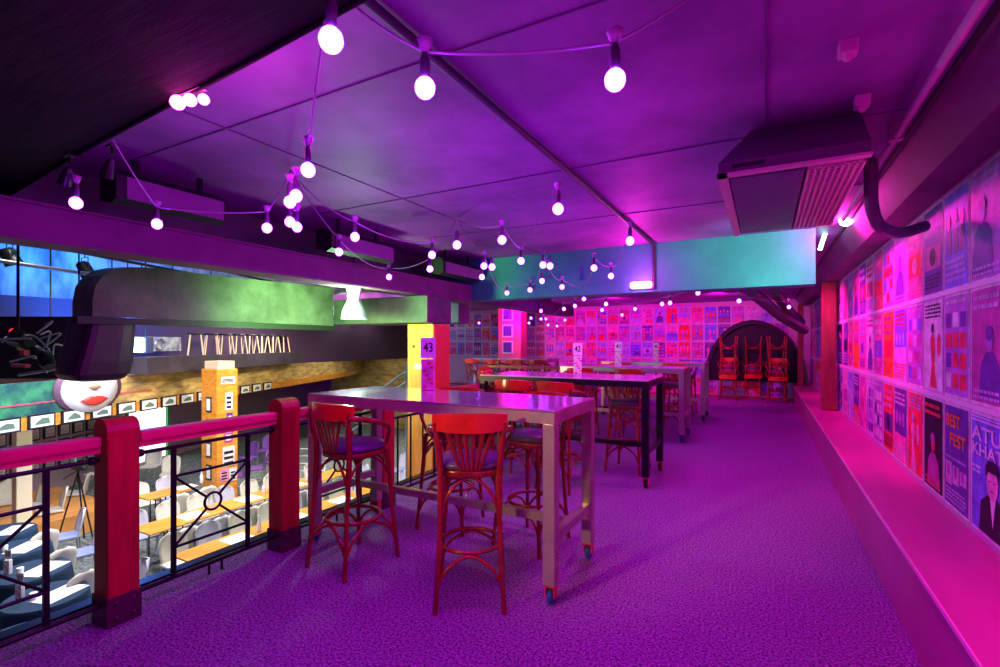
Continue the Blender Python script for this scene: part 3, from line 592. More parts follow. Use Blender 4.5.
def bulb(px, py, label, loc=None, zb=2.05, g=None, dmax=11.5):
    if loc is None:
        d = min(FPX*(zb-H)/(HY-py), dmax); p = Dp(px, py, d)
    else: p = Vector(loc)
    t = thing('festoon_bulb', label, 'light bulb', tuple(p), 0, g)
    m = MB(); m.sphere((0,0,0), .0240, 14, 1.06); m.build('globe', BULB, t)
    m = MB(); m.lathe([(.009,.026),(.012,.032),(.012,.066),(.006,.085)], n=10); m.build('socket', SOCK, t)
    return p
BL = [((331,40),'large glowing bulb at the tip of the dark soffit edge'),((425,88),'large glowing bulb hanging left of the ceiling conduit'),((615,80),'largest glowing bulb, hanging nearest the camera'),
 ((308,170),'glowing bulb on a long vertical drop beneath the soffit tip'),((76,203),'glowing bulb at far left under the dark soffit'),((157,224),'glowing bulb in front of the first wall speaker'),
 ((267,228),'glowing bulb right of the first wall speaker'),((290,202),'upper left bulb of the tangled cluster of four'),((296,196),'uppermost bulb of the tangled cluster of four'),((290,222),'lower left bulb of the tangled cluster of four'),
 ((297,227),'lowest bulb of the tangled cluster of four'),((355,237),'glowing bulb in front of the second wall speaker'),((339,252),'glowing bulb just below left of the second wall speaker'),((389,277),'glowing bulb above the green duct end'),
 ((432,255),'upper of two glowing bulbs left of the third wall speaker'),((430,269),'lower of two glowing bulbs left of the third wall speaker'),((457,245),'glowing bulb above the third wall speaker'),((502,240),'glowing bulb alone under the ceiling right of the third speaker'),
 ((521,261),'glowing bulb between the lone bulb and the paired bulbs'),((558,209),'glowing bulb high on its own left of the ceiling conduit'),((484,266),'left bulb of a trio right of the third wall speaker'),((492,267),'right bulb of a trio right of the third wall speaker'),
 ((482,277),'lowest bulb of a trio right of the third wall speaker'),((630,241),'glowing bulb beside the ceiling conduit near the cross beam'),((594,268),'glowing bulb in front of the cross beam, left of two'),((611,276),'glowing bulb in front of the cross beam, right of two'),
 ((507,293),'glowing bulb at the low point of the sagging cable, left'),((530,290),'glowing bulb at the low point of the sagging cable, right'),((543,265),'left of two paired bulbs before the cross beam'),((550,266),'right of two paired bulbs before the cross beam'),
 ((542,281),'bulb just below the paired bulbs'),((562,287),'bulb right of and below the paired bulbs'),((584,293),'glowing bulb at the lower edge of the cross beam')]
BP = {}
for (p, lab) in BL: BP[p] = bulb(p[0], p[1], lab, g='festoon bulbs')
for (px, py) in ((584,299),(606,304),(575,306),(564,309),(602,310),(635,309),(662,304),(670,303),(739,301),(698,293),(541,311),(541,319),(546,319),(531,318),(529,323),(548,325),(557,326),(565,320),(622,315),(789,307),(479,323)):
    zb = 2.05 if py < 300 else 1.98
    BP[(px,py)] = bulb(px, py, 'small glowing bulb far off beyond the cross beam', zb=zb, g='distant festoon bulbs', dmax=12.5)
def cable(label, pts, sag=.06):
    P = []
    for q in pts: P.append(Vector(q) if len(q) == 3 else BP[q]+Vector((0,0,.085)))
    out = []; m = MB()
    for a, b_ in zip(P, P[1:]):
        L = (b_-a).length
        for k in range(8): t = k/8; out.append(a.lerp(b_, t)-Vector((0,0,sag*L*.5*4*t*(1-t))))
    out.append(P[-1]); m.tube(out, .0035, 6)
    for q in pts:
        if len(q) == 2: p = BP[q]+Vector((0,0,.095)); m.lathe([(.008,-.012),(.014,0),(.02,.018),(.006,.024)], tuple(p), 8)
    tag(m.build('festoon_cable', CABLE, None, tuple(P[0])), label, 'cable', 'festoon cables')
def ce(px, py, z=CZ-.012): return tuple(Zp(px, py, z))
cable('near festoon cable from soffit edge past the two largest bulbs', [tuple(Zp(357,8,2.295)), (425,88), (615,80), ce(760,-60)])
cable('long thin cable dropping from the soffit tip to the hanging bulb', [tuple(Zp(325,20,2.30)), (308,170)], 0)
cable('cable from soffit edge past bulb before the first speaker', [tuple(Zp(113,140,2.30)), (157,224), (267,228), ce(290,170)])
cable('short cable at far left holding the bulb under the soffit', [tuple(Zp(70,168,2.30)), (76,203)], 0)
cable('cable from the tangled cluster toward the second speaker', [ce(290,170), (355,237), (432,255), ce(457,218), (484,266), (507,293), (530,290), (543,265)], .12)
cable('cable passing below the second speaker to the duct end bulb', [ce(290,170), (339,252), (389,277), (430,269), ce(457,218)], .1)
cable('cable looped through the tangled cluster of four bulbs', [ce(290,170), (290,202), (296,196), (290,222), (297,227)], .2)
cable('cable linking the lone bulb toward the ceiling conduit', [ce(457,218), (502,240), (521,261), ce(558,180), (558,209)], .05)
cable('cable crossing in front of the cross beam', [(543,265), (562,287), (584,293), (594,268), (611,276), (630,241)], .1)
cable('cable in the far room beyond the cross beam', [(531,318), (546,319), (564,309), (575,306), (606,304), (635,309), (662,304)], .05)

for k, ch in enumerate(([(479,323),(529,323),(548,325),(557,326),(565,320),(622,315)], [(541,311),(541,319)], [(584,293),(584,299),(602,310),(635,309)], [(662,304),(670,303),(698,293),(739,301),(789,307)])):
    cable('distant festoon cable beyond the cross beam, %s' % ('lowest, at left', 'short link at left', 'middle', 'rightmost')[k], ch, .04)
# wall speakers on the bulkhead
def speaker(x, y0, y1, z0, z1, label):
    t = thing('wall_speaker', label, 'speaker', (x, (y0+y1)/2, (z0+z1)/2), 0, 'long wall speakers'); h = (z1-z0)/2; L = (y1-y0)/2
    m = MB(); pr_ = [(-.10,-h*.7),(-.10,h),(.04,h),(.09,h*.6),(.09,-h*.75),(.03,-h)]; n = 6
    vs = [(x_,-L,z) for x_,z in pr_]+[(x_,L,z) for x_,z in pr_]; m.add(vs, [tuple(range(n)), tuple(reversed(range(n,2*n)))]+[(k,(k+1)%n,n+(k+1)%n,n+k) for k in range(n)]); m.build('cabinet', BLACK, t)
    m = MB(); m.bbox((.091,-L+.05,-h*.72),(.097,L-.01,h*.55),.002); m.build('speaker_cloth', mat('speaker cloth', (0.24,0.09,0.26), 0.6), t)
    for yy in (L*.6, -L*.6): m = MB(); m.box((-.02,yy,h),(.0,yy+.03,CZ-(z0+z1)/2)); m.build('bracket', BLACKM, t)
speaker(-3.35, 1.42, 2.06, 2.26, 2.46, 'long black speaker on bulkhead nearest the dark soffit')
speaker(-3.35, 3.0, 3.8, 2.24, 2.44, 'long black speaker on bulkhead, middle of the three')
speaker(-3.35, 4.65, 5.5, 2.24, 2.44, 'long black speaker on bulkhead farthest from the soffit')
# clamp lamps at the soffit edge
for i, (px, py) in enumerate(((66, 178), (108, 170))):
    p = Zp(px, py, 2.2); t = thing('clamp_lamp', 'small unlit clamp lamp under the soffit edge, %s' % ('left by the far left bulb' if i == 0 else 'right beside the first speaker'), 'lamp', tuple(p))
    m = MB(); m.lathe([(.010,.05),(.015,.04),(.024,-.01),(.027,-.03)], n=12, M=Matrix.Rotation(R(35),4,'Y')); m.build('lamp_shade', BLACKM, t)
    m = MB(); m.tube([(.04,0,.06),(.03,0,.11)], .006, 6); m.box((.01,-.015,.09),(.06,.015,.10)); m.build('clamp', BLACKM, t)
# pink cluster light on the soffit edge
p = Zp(190, 100, 2.28); t = thing('spotlight', 'glaring pink three-headed lamp under the soffit edge', 'lamp', tuple(p))
m = MB()
for k, (dx, dy) in enumerate(((-.055,-.01),(0,.0),(.045,.02))): m.sphere((dx,dy,0), .024-.003*k, 12, 1.0)
m.build('lamp_globe', LPINK, t)
m = MB(); m.box((-.08,-.01,.024),(.07,.02,.03)); m.build('mount', BLACK, t)
light('POINT', tuple(p+Vector((.02,.12,-.08))), 5, (1,.03,.7), .04)
# bulkhead lamp on the cross beam
p = Yp(641, 285, 5.55); t = thing('bulkhead_lamp', 'bright pink bulkhead lamp on the cross beam', 'lamp', tuple(p))
m = MB(); m.bbox((-.12,-.04,-.04),(.12,.04,.04),.03); m.build('diffuser', LPINK, t); m = MB(); m.box((-.13,.041,-.05),(.13,.05,.05)); m.build('back_plate', BLACK, t)
light('POINT', tuple(p+Vector((0,-.3,.15))), 14, (1,.03,.6), .05)
# wall globe and teal tube high on the right ledge
p = Vector((0.62, 5.0, 2.24))
p = Dp(846, 220, 4.4); t = thing('globe_lamp', 'bright pinkish white globe lamp below air conditioner corner', 'lamp', tuple(p))
m = MB(); m.sphere((0,0,0), .055, 16); m.build('lamp_globe', mat('pale pink glow', (1,1,1), emit=(1,.45,.85), es=22), t)
m = MB(); m.tube([(0,0,.055),(.12,0,.16)], .012, 8); m.build('arm', BLACKM, t)
light('POINT', tuple(p+Vector((-.08,-.08,-.02))), 48, PINK, .05)
p = Dp(822, 238, 5.0); t = thing('tube_lamp', 'thin teal tube lamp beside the cross beam', 'lamp', tuple(p))
m = MB(); m.tube([(-.02,0,-.12),(.05,0,.12)], .018, 8); m.build('tube', LTEAL, t); m = MB(); m.tube([(.05,0,.12),(.06,.0,.18)], .01, 6); m.build('cap', BLACK, t)
light('SPOT', (.25, 4.40, 2.0), 95, (.0,.85,.52), .06, (-.05, 5.6, 2.44), 90, blend=1)

# dark ducts under the far ceiling at right and the arch by the stools
for i, (a, b_) in enumerate((((752,290),(838,330)),((775,290),(835,322)))):
    A = Dp(a[0], a[1]+2, 7.2+.6*i); B = Dp(b_[0]-34, b_[1], 9.0+1.6*i); m = MB(); m.tube([A, (A+B)/2+Vector((0,0,-.05)), B], .085, 12)
    tag(m.build('air_duct', mat('dark flexible duct', (0.06,0.04,0.08), 0.35, bump=.4, scale=20), None, tuple(A)), 'dark sloping duct under the far ceiling, %s of the pair' % ('lower' if i == 0 else 'upper'), 'duct')
arcp = []
c = Yp(752, 372, 14.2)
m = MB(); outer = [(c.x+1.15*math.cos(math.pi*k/16), 1.60*math.sin(math.pi*k/16)+.45) for k in range(17)]; inner = [(c.x+1.05*math.cos(math.pi*k/16), 1.48*math.sin(math.pi*k/16)+.45) for k in range(17)]
for y in (14.24, 14.40): m.add([(x,y,z) for x,z in outer]+[(x,y,z) for x,z in inner], [(k,k+1,17+k+1,17+k) for k in range(16)])
m.add([(x,y,z) for y in (14.24,14.40) for x,z in inner], [(k,k+1,18+k,17+k) for k in range(16)]); m.add([(x,y,z) for y in (14.24,14.40) for x,z in outer], [(k,k+1,18+k,17+k) for k in range(16)])
m.add([(x,14.39,z) for x,z in inner], [tuple(range(17))])
m.box((c.x-1.15,14.24,0),(c.x-1.05,14.40,.45)); m.box((c.x+1.05,14.24,0),(c.x+1.15,14.40,.45))
tag(m.build('arched_alcove', mat('alcove black', (0.012,0.006,0.016), 0.7, noise=.5, scale=6)), 'dark arched alcove frame behind the stacked stools', 'alcove')
# pink timber column with photos, dark box duct at the far left
pc = thing('timber_column', 'pink-lit timber column with three framed photos, far left of the room', 'column', (-6.3, 12.4, 0))
m = MB(); m.bbox((-.36,-.2,0),(.36,.2,2.5),.02); m.build('shaft', mat('pink column', (0.9,0.12,0.25), 0.4), pc)
for k in range(3):
    m = MB(); z = 1.15+.46*k; m.box((-.22,-.215,z),(.12,-.201,z+.36)); f = m.build('picture_frame', WHITE, pc)
    m = MB(); m.box((-.18,-.219,z+.04),(.08,-.216,z+.32)); m.build('photo', PMAT['dark purple'], f)
m = MB(); m.bbox((-9.3, 9.7, 1.92), (-6.35, 10.2, 2.555), .02); tag(m.build('box_duct', mat('dark green duct', (0.10,0.15,0.14), 0.5)), 'dark green box duct above the far left balustrade', 'duct')
m = MB(); m.bbox((-3.75,4.62,1.25),(-3.45,4.98,1.68),.01); tag(m.build('hanging_speaker', BLACK), 'black box speaker behind the pine post', 'speaker')

# ------------------------------------------------------------ ducts over the void
m = MB()
prof = [(-4.64,1.66),(-4.64,2.10),(-4.98,2.12),(-4.98,1.66)]
ys = [(1.86,.28),(1.88,.55),(1.93,.74),(2.0,.87),(2.1,.95),(2.22,.985),(2.35,1.0),(3.0,1.0),(3.6,1.03),(4.3,1.05)]
vs = []
for y, s in ys:
    for (x, z) in prof: vs.append((x, y, 1.66+(z-1.66)*s))
m.add(vs, [(i*4+k, i*4+(k+1)%4, (i+1)*4+(k+1)%4, (i+1)*4+k) for i in range(len(ys)-1) for k in range(4)]+[(0,1,2,3), tuple(range(4*len(ys)-1,4*len(ys)-5,-1))])
dt = thing('air_duct', 'big plastered duct with rounded end hanging over the void', 'duct', (-4.9, 3, 1.9))
m.build('main_run', DUCTM, dt).location = (4.9,-3,-1.9)
m = MB(); m.bbox((-4.75,4.40,1.68),(-3.30,4.88,1.985),.015); m.build('cross_run', DUCTM, dt).location = (4.9,-3,-1.9)
m = MB(); m.box((-4.70,1.75,1.60),(-4.60,4.3,1.655)); m.build('bottom_lip', BLACK, dt).location = (4.9,-3,-1.9)
m = MB(); n = 20; rings = []
for (z, q, y0, y1) in ((1.64,1.0,1.84,2.20),(1.45,1.0,1.80,2.19),(1.30,1.0,1.76,2.18),(1.20,.97,1.74,2.16),(1.16,.9,1.77,2.12),(1.145,.8,1.82,2.08)):
    cy = (y0+y1)/2; hy = (y1-y0)/2; rings.append([(-4.85+.20*q*math.copysign(abs(math.cos(t))**.4, math.cos(t)), cy+hy*math.copysign(abs(math.sin(t))**.4, math.sin(t)), z) for t in [2*math.pi*k/n+.08 for k in range(n)]])
m.sm = False; m.add([v for q in rings for v in q], [(i*n+k, i*n+(k+1)%n, (i+1)*n+(k+1)%n, (i+1)*n+k) for i in range(5) for k in range(n)]+[tuple(range(n)), tuple(range(5*n, 6*n))])
m.build('down_turn', mat('dark plum casing', (0.035,0.02,0.035), 0.45, bump=.5, scale=6), dt).location = (4.9,-3,-1.9)
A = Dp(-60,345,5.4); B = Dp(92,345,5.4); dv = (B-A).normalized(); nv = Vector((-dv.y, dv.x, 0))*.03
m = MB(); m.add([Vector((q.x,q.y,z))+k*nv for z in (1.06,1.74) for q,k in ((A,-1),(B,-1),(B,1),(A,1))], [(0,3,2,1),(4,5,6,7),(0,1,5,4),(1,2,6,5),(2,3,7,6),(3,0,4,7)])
tag(m.build('dark_panel', mat('dark backing', (0.022,0.006,0.022), 0.75, bump=.4, scale=5)), 'added dark panel making the dark mass behind the lighting rig at the left edge', 'panel')  # panel added as a dark mass in front of the blue-lit wall
# opposite dark beam carrying chairs
A = Dp(88,376,8.2); B = Dp(352,356,13.0)
def bar_between(m, A, B, w_, h_, z0):
    d = (B-A); d.z = 0; d.normalize(); nrm = Vector((-d.y, d.x, 0))*w_/2
    vs = [A-nrm, A+nrm, B+nrm, B-nrm]; m.add([v+Vector((0,0,-h_/2)) for v in vs]+[v+Vector((0,0,h_/2)) for v in vs], [(0,3,2,1),(4,5,6,7),(0,1,5,4),(1,2,6,5),(2,3,7,6),(3,0,4,7)])
m = MB(); bar_between(m, Vector((line(5.4)+.35,5.4,.97)), Vector((line(11.5)+.35,11.5,.97)), .5, .36, 0)
tag(m.build('ledge_beam', mat('ledge dark', (0.05,0.04,0.06), 0.5, noise=.4, scale=3)), 'dark ledge beam above the mural on the far balcony', 'beam')
# fascia mural
m = MB(); bar_between(m, Vector((line(-2.5),-2.5,.38)), Vector((line(17.4),17.4,.38)), .14, .78, 0); fas = m.build('mural_fascia', MURAL); tag(fas, 'yellow painted mural board along the far balcony front', 'mural')
def fpt(y, z, off=.08):   # point on the mural face
    n = Vector((1, .4216, 0)).normalized(); return Vector((line(y), y, z))+n*off
FD = Vector((-.4216, 1, 0)).normalized(); FN = Vector((1,.4216,0)).normalized()
def fquad(m, y0, y1, z0, z1, off, th=.02):
    a = fpt(y0, z0, off); b_ = fpt(y1, z0, off)
    vs = [a, b_, b_+Vector((0,0,z1-z0)), a+Vector((0,0,z1-z0))]; m.add([v for v in vs]+[v+FN*th for v in vs], [(0,1,2,3),(7,6,5,4),(0,1,5,4),(1,2,6,5),(2,3,7,6),(3,0,4,7)])
m = MB(); fquad(m, -2.4, 4.05, .20, .78, .075, .01); tag(m.build('green_panel', MURALG), 'glossy green painted panel left of the white face', 'panel')
m = MB(); fquad(m, -2.4, 16, -.02, .18, .075, .03); tag(m.build('picture_rail', ORANGEW), 'orange board under the mural carrying framed pictures', 'board')
m = MB(); fquad(m, -2.4, 5.9, .40, .42, .09, .01); tag(m.build('handrail_line', RAILW), 'thin pink rail across the mural', 'rail')
# the face
fc = thing('painted_face', 'white clown-like face with red lips on the far balcony front', 'relief', tuple(fpt(4.5,.44,.12)), math.atan2(FD.y, FD.x)-math.pi)
# local frame: x along the front to the viewer's left, y outwards
def face_pts(rx, rz, cz, n=24, lo=None): return [(rx*math.cos(2*math.pi*k/n), rz*math.sin(2*math.pi*k/n)+cz) for k in range(n)]
def fmesh(name, pts, y0, y1, mt, dome=0):
    m = MB(); n = len(pts); cx = sum(p[0] for p in pts)/n; cz = sum(p[1] for p in pts)/n
    sgn = 1
    m.sm = True
    m.add([(x,y0*sgn,z) for x,z in pts]+[(x,y1*sgn,z) for x,z in pts]+[(cx+(x-cx)*.6,(y1+dome)*sgn,cz+(z-cz)*.6) for x,z in pts]+[(cx,(y1+dome*1.3)*sgn,cz)],
      [(k,(k+1)%n,n+(k+1)%n,n+k) for k in range(n)]+[(n+k,n+(k+1)%n,2*n+(k+1)%n,2*n+k) for k in range(n)]+[(2*n+k,2*n+(k+1)%n,3*n) for k in range(n)])
    return m.build(name, mt, fc)
fs = -1   # outward side
fmesh('face', face_pts(.58,.44,.12), 0, .03, mat('face white', (0.85,0.82,0.78), 0.5), .05)
fmesh('hair', face_pts(.70,.48,.14), -.03, .0, mat('face shade', (0.16,0.07,0.12), 0.6))
lp = [(-.26,.0),(-.13,.05),(-.04,.06),(0,.045),(.04,.06),(.13,.05),(.26,.0),(.12,-.07),(0,-.09),(-.12,-.07)]
fmesh('lips', [(x*1.05,z*1.2-.08) for x,z in lp], -.0, .12, mat('lip red', (0.75,0.05,0.03), 0.4), .01)
fmesh('nose', [(-.12,.16),(0,.10),(.12,.16),(.05,.22),(-.05,.22)], -.0, .12, mat('nose shade', (0.45,0.3,0.15), 0.5), .02)
# framed pictures on the picture rail
for i in range(15):
    y0 = 2.6+.53*i
    t = thing('framed_picture', 'small framed picture under the mural, %s from the left' % ORD[i], 'picture', tuple(fpt(y0,.08,.125)), 0, 'framed pictures on the far balcony front')
    m = MB(); O_ = fpt(y0,.08,.125)
    vs = [fpt(y0-.21,-.03,.11)-O_, fpt(y0+.21,-.03,.11)-O_, fpt(y0+.21,.22,.11)-O_, fpt(y0-.21,.22,.11)-O_]; m.add(vs+[v+FN*.03 for v in vs], [(0,1,2,3),(7,6,5,4),(0,1,5,4),(1,2,6,5),(2,3,7,6),(3,0,4,7)]); m.build('frame', BLACK, t)
    m = MB(); m.add([fpt(y0+a,b_,.143)-O_ for a,b_ in ((-.18,0),(.18,0),(.18,.19),(-.18,.19))], [(0,1,2,3)]); m.build('mat', WHITE, t)
    m = MB(); m.add([fpt(y0+a,b_,.146)-O_ for a,b_ in ((-.13,.04),(.12,.04),(.10,.10+.02*(i%3)),(0,.13+.01*(i%4)),(-.09,.09))], [(0,1,2,3,4)]); m.build('photo', mat('photo green', (0.12,0.2,0.14), 0.5), t)
# framed photos on the lower wall
k = 0
for r_ in range(4):
    for c_ in range(9):
        y = 5.75+.36*c_; z = -.62-.40*r_
        O_ = fpt(y, z, -3.98); m = MB()
        m.mi = 0; m.add([fpt(y+a, z+b_, -4.02+q) -O_ for q in (0,.03) for a,b_ in ((-.14,0),(.14,0),(.14,.32),(-.14,.32))], [(0,1,2,3),(7,6,5,4),(0,1,5,4),(1,2,6,5),(2,3,7,6),(3,0,4,7)])
        m.mi = 1; m.add([fpt(y+a, z+b_, -3.98)-O_ for a,b_ in ((-.105,.04),(.105,.04),(.105,.28),(-.105,.28))], [(0,1,2,3)])
        o = m.build('framed_photo', [BLACK, mat('faded photo', (0.62,0.5,0.48), 0.6, noise=.6, scale=14)]); o.location = O_
        tag(o, 'small dark-framed photo on the lower hall wall', 'picture', 'framed photos on the lower hall wall')
# posts of the hall
m = MB(); p = Zp(22,556,-2.45); m.bbox((p.x-.11,p.y-.11,-2.45),(p.x+.11,p.y+.11,-.02),.01); tag(m.build('hall_post', mat('cream post', (0.9,0.75,0.5), 0.5)), 'cream square post under the far balcony at left', 'post')
oc = thing('poster_column', 'orange square column with notices, standing in the lower hall', 'column', (-11.25, 6.98, -2.45))
m = MB(); m.bbox((-.30,-.25,0),(.30,.25,3.30),.015); m.build('shaft', ORANGEW, oc)
m = MB(); m.bbox((-.26,-.2,3.30),(.26,.2,3.48),.01); m.build('cap_block', mat('peach block', (.9,.6,.4), .5), oc)
for i, (y0, y1, z0, z1, c_) in enumerate(((-.12,.17,1.05,1.5,'white'),(-.08,.12,1.6,1.95,'plum'),(-.02,.12,2.02,2.28,'dark purple'),(-.06,.12,2.35,2.75,'white'),(-.16,.18,2.95,3.12,'white'),(-.18,.02,.72,1.0,'pink'),(.04,.22,.68,.98,'white'))):
    m = MB(); m.box((.301,y0,z0),(.312,y1,z1)); f = m.build('notice', PMAT[c_], oc)
    m = MB()
    for q in range(3): m.box((.313,y0+.03,z0+.04+q*(z1-z0-.08)/3),(.316,y1-.04,z0+.04+(q+.5)*(z1-z0-.08)/3))
    m.build('print', PMAT['black' if c_ in ('white','pink') else 'white'], f)
for i in range(4):
    m = MB(); m.box((-.10,-.265,.75+.52*i),(.10,-.251,1.1+.52*i)); f = m.build('picture_frame', BLACK, oc); m = MB(); m.box((-.07,-.269,.79+.52*i),(.07,-.266,1.06+.52*i)); m.build('photo', WHITE, f)
pp = thing('pine_post', 'large pine post with a steel tag under the duct end', 'post', (-3.50, 4.70, -2.45))
m = MB(); m.bbox((-.18,-.17,0),(.18,.17,4.12),.01); m.build('shaft', PINEW, pp)
m = MB(); m.box((-.08,-.176,3.6),(.12,-.171,3.66)); m.build('metal_tag', GREYM, pp)
m = MB(); m.sphere((-.09,-.17,3.86), .02, 8); m.build('knot', mat('wood knot', (0.2,0.07,0.02), 0.6), pp)
m = MB(); m.bbox((.181,-.16,0),(.19,.16,4.1),.003); o = m.build('red_lit_side', mat('side red orange', (0.85,0.2,0.05), 0.45), pp); o['label'] = 'post side with red room light put into its colour'  # thin board carries the red light on this side in its colour
# doorway with bright opening
dr = thing('door_1', 'bright white doorway with green frame in the lower hall wall', 'door', tuple(fpt(10.05,-2.45,-3.95))); dr['kind'] = 'structure'
O_ = fpt(10.05,-2.45,-3.95)
m = MB(); m.add([fpt(10.05+a,-2.45+b_,-3.98)-O_ for a,b_ in ((-.7,.1),(.7,.1),(.7,2.3),(-.7,2.3))], [(0,1,2,3)]); m.build('lit_opening', mat('daylit opening', (1,1,1), emit=(.95,1,.95), es=1.6), dr)
m = MB()
for a in (-.78,.72): m.add([fpt(10.05+a+q,-2.45+b_,-4.0+o_)-O_ for o_ in (0,.08) for q,b_ in ((0,0),(.08,0),(.08,2.4),(0,2.4))], [(0,1,2,3),(7,6,5,4),(0,1,5,4),(1,2,6,5),(2,3,7,6),(3,0,4,7)])
m.build('door_frame', mat('green frame', (0.05,0.6,0.15), 0.5), dr)
# stage
m = MB(); m.box((-15.2,-1,-2.45),(-12.3,5.4,-2.05)); struct(m.build('trim_10', STAGEF), 'orange boarded low stage')
# blue lamp and equipment slot on the ledge
p = fpt(3.9, 1.42, .3); p = Dp(138,345,8.6); t = thing('stage_light', 'glaring blue lamp beside the dark casing', 'lamp', tuple(p))
m = MB(); m.bbox((-.1,-.07,-.13),(.08,.07,.13),.03); m.build('lens', LBLUE, t); m = MB(); m.box((-.12,.075,-.14),(.1,.2,.14)); m.build('housing', BLACK, t); m = MB(); m.tube([(0,.12,.13),(0,.12,2.59)], .012, 6); m.build('hanging_rod', BLACKM, t)
light('POINT', tuple(p+Vector((.25,-.25,0))), 160, (.05,.2,1), .06)
p = Dp(72,335,5.2); t = thing('stage_light', 'tiny violet lamp on the dark rig at left', 'lamp', tuple(p))
m = MB(); m.sphere((0,0,0), .03, 12); m.build('lens', LVIO, t); m = MB(); m.box((-.03,.032,-.03),(.03,.1,.03)); m.build('housing', BLACK, t); m = MB(); m.tube([(0,.06,.02),(0,.06,2.42)], .008, 6); m.build('hanging_rod', BLACKM, t)
eq = thing('white_panel', 'long white panel with round fittings in the slot above the ledge', 'panel', tuple(fpt(5.6,1.25,-.6)))
O_ = fpt(5.6,1.25,-.6); m = MB(); m.add([fpt(5.6+a,1.25+b_,-.6)-O_ for a,b_ in ((-1.5,0),(1.9,0),(1.9,.35),(-1.5,.35))], [(0,1,2,3)]); m.add([fpt(5.6+a,1.25+b_,-.7)-O_ for a,b_ in ((-1.5,0),(1.9,0),(1.9,.35),(-1.5,.35))], [(3,2,1,0)]); m.build('board', mat('panel pale', (0.75,0.8,0.9), 0.5, noise=.8, scale=3, col2=(.05,.05,.09)), eq)
for a in (-.3, 1.2):
    m = MB(); q = fpt(5.6+a,1.42,-.56)-O_; m.tube([q+FD*.13*math.cos(k*math.pi/8)+Vector((0,0,.13*math.sin(k*math.pi/8))) for k in range(16)], .03, 6, closed=True); m.build('ring', GREYM, eq)
# upper dark wall of the far balcony and rig
m = MB(); m.box((-14.2,-3,.77),(-13.9,21,2.45)); struct(m.build('trim_11', mat('far balcony dark', (0.05,0.02,0.06), 0.7)), 'dark back of the far balcony')
rg = thing('lighting_rig', 'tangle of moving stage lights and red clamps at far left', 'lighting rig', tuple(Dp(18,350,4.6)))
m = MB(); rr_ = random.Random(5)
for k in range(9):
    a = Vector((rr_.uniform(-.12,.25), rr_.uniform(-.2,.2), rr_.uniform(-.2,.25))); m.tube(smooth([a, a+Vector((rr_.uniform(-.1,.1),rr_.uniform(-.1,.15),rr_.uniform(.02,.12))), a+Vector((rr_.uniform(-.15,.15),rr_.uniform(0,.25),rr_.uniform(-.12,.1)))]), .009, 6)
m.build('cable_loops', GREYM, rg)
for k in range(4):
    m = MB(); M_ = Matrix.Translation((-.05+.1*k,.04*k,.12-.07*k)) @ Matrix.Rotation(R(50+30*k),4,'Y'); m.lathe([(.03,-.09),(.055,-.07),(.06,.04),(.045,.09)], n=12, M=M_); m.build('lamp_head', BLACKM, rg)
m = MB(); m.box((-.1,-.02,-.16),(.22,.02,-.13)); m.build('clamp', REDC, rg)
m = MB(); m.box((.1,-.02,-.05),(.2,.02,0)); m.build('clamp', REDC, rg)
m = MB(); m.sphere((-.1,0,.17),.035,8); m.build('red_lamp', mat('red lamp', (.8,.02,.02), .3, emit=(1,.02,.02), es=2), rg)
m = MB(); m.tube([(-.3,.1,-.25),(.3,.3,-.16)], .015, 6); m.build('clamp_rail', GREYM, rg); m = MB(); m.tube([(0,0,.2),(0,0,2.6)], .012, 6); m.build('hanging_pole', BLACKM, rg)
# trusses and pipes in the blue area
for i, (z, off) in enumerate(((2.95,1.2),(2.55,1.6),(3.3,.6))):
    m = MB(); m.tube([fpt(-2,z,off), fpt(15,z,off)], .03, 8); tag(m.build('lighting_bar', BLACKM), 'dark horizontal bar under the blue hall ceiling, %s' % ('middle', 'lowest', 'highest')[i], 'bar')
t = thing('drop_rods', 'thin vertical rods hanging from the hall ceiling', 'rod', tuple(fpt(3,3.9,1)))
for k in range(6):
    q = fpt(2.4+.8*k,3.98,.6+.25*(k%3))-fpt(3,3.9,1); m = MB(); m.tube([q, q+Vector((0,0,-2.1))], .012, 6); m.build('rod', BLACKM, t)
for k in range(5):
    q = fpt(2.6+1.1*k, 2.75, .9); t = thing('stage_light', 'dark par can hanging before the blue wall, %s from the left' % ORD[k], 'stage light', tuple(q), 0, 'par cans before the blue wall')
    m = MB(); m.lathe([(.06,.12),(.10,.08),(.11,-.1),(.12,-.14)], n=14, M=Matrix.Rotation(R(25),4,'X')); m.build('can', BLACKM, t)
    m = MB(); m.tube([(-.12,0,0),(-.12,0,.18),(.12,0,.18),(.12,0,0)], .008, 6); m.tube([(0,0,.18),(0,0,.3)], .01, 6); m.build('yoke', BLACKM, t)

# pendant high bay lamp
p = Dp(354, 303, 4.9); t = thing('pendant_lamp', 'industrial pendant lamp with glowing green glass bell by the duct', 'lamp', tuple(p))
m = MB(); m.lathe([(.03,.20),(.075,.19),(.08,.17),(.065,.10),(.06,.04),(.07,.02)], n=18); m.build('lamp_housing', mat('pale housing', (0.55,0.42,0.6), 0.4), t)
m = MB(); m.lathe([(.07,.018),(.09,-.02),(.115,-.08),(.125,-.14),(.128,-.16),(.12,-.16),(.105,-.08),(.08,-.02),(.06,.012)], n=20); m.build('glass_bell', GLASSG, t)
m = MB(); m.sphere((-.02,0,-.09), .045, 12); m.build('lamp_bulb', LGRN, t)
m = MB(); m.tube([(0.03*math.cos(k*math.pi/6),0,.235+.03*math.sin(k*math.pi/6)) for k in range(12)], .008, 6, closed=True); m.tube([(0,0,.26),(0,0,.6)], .006, 6); m.build('hanging_hook', BLACKM, t)
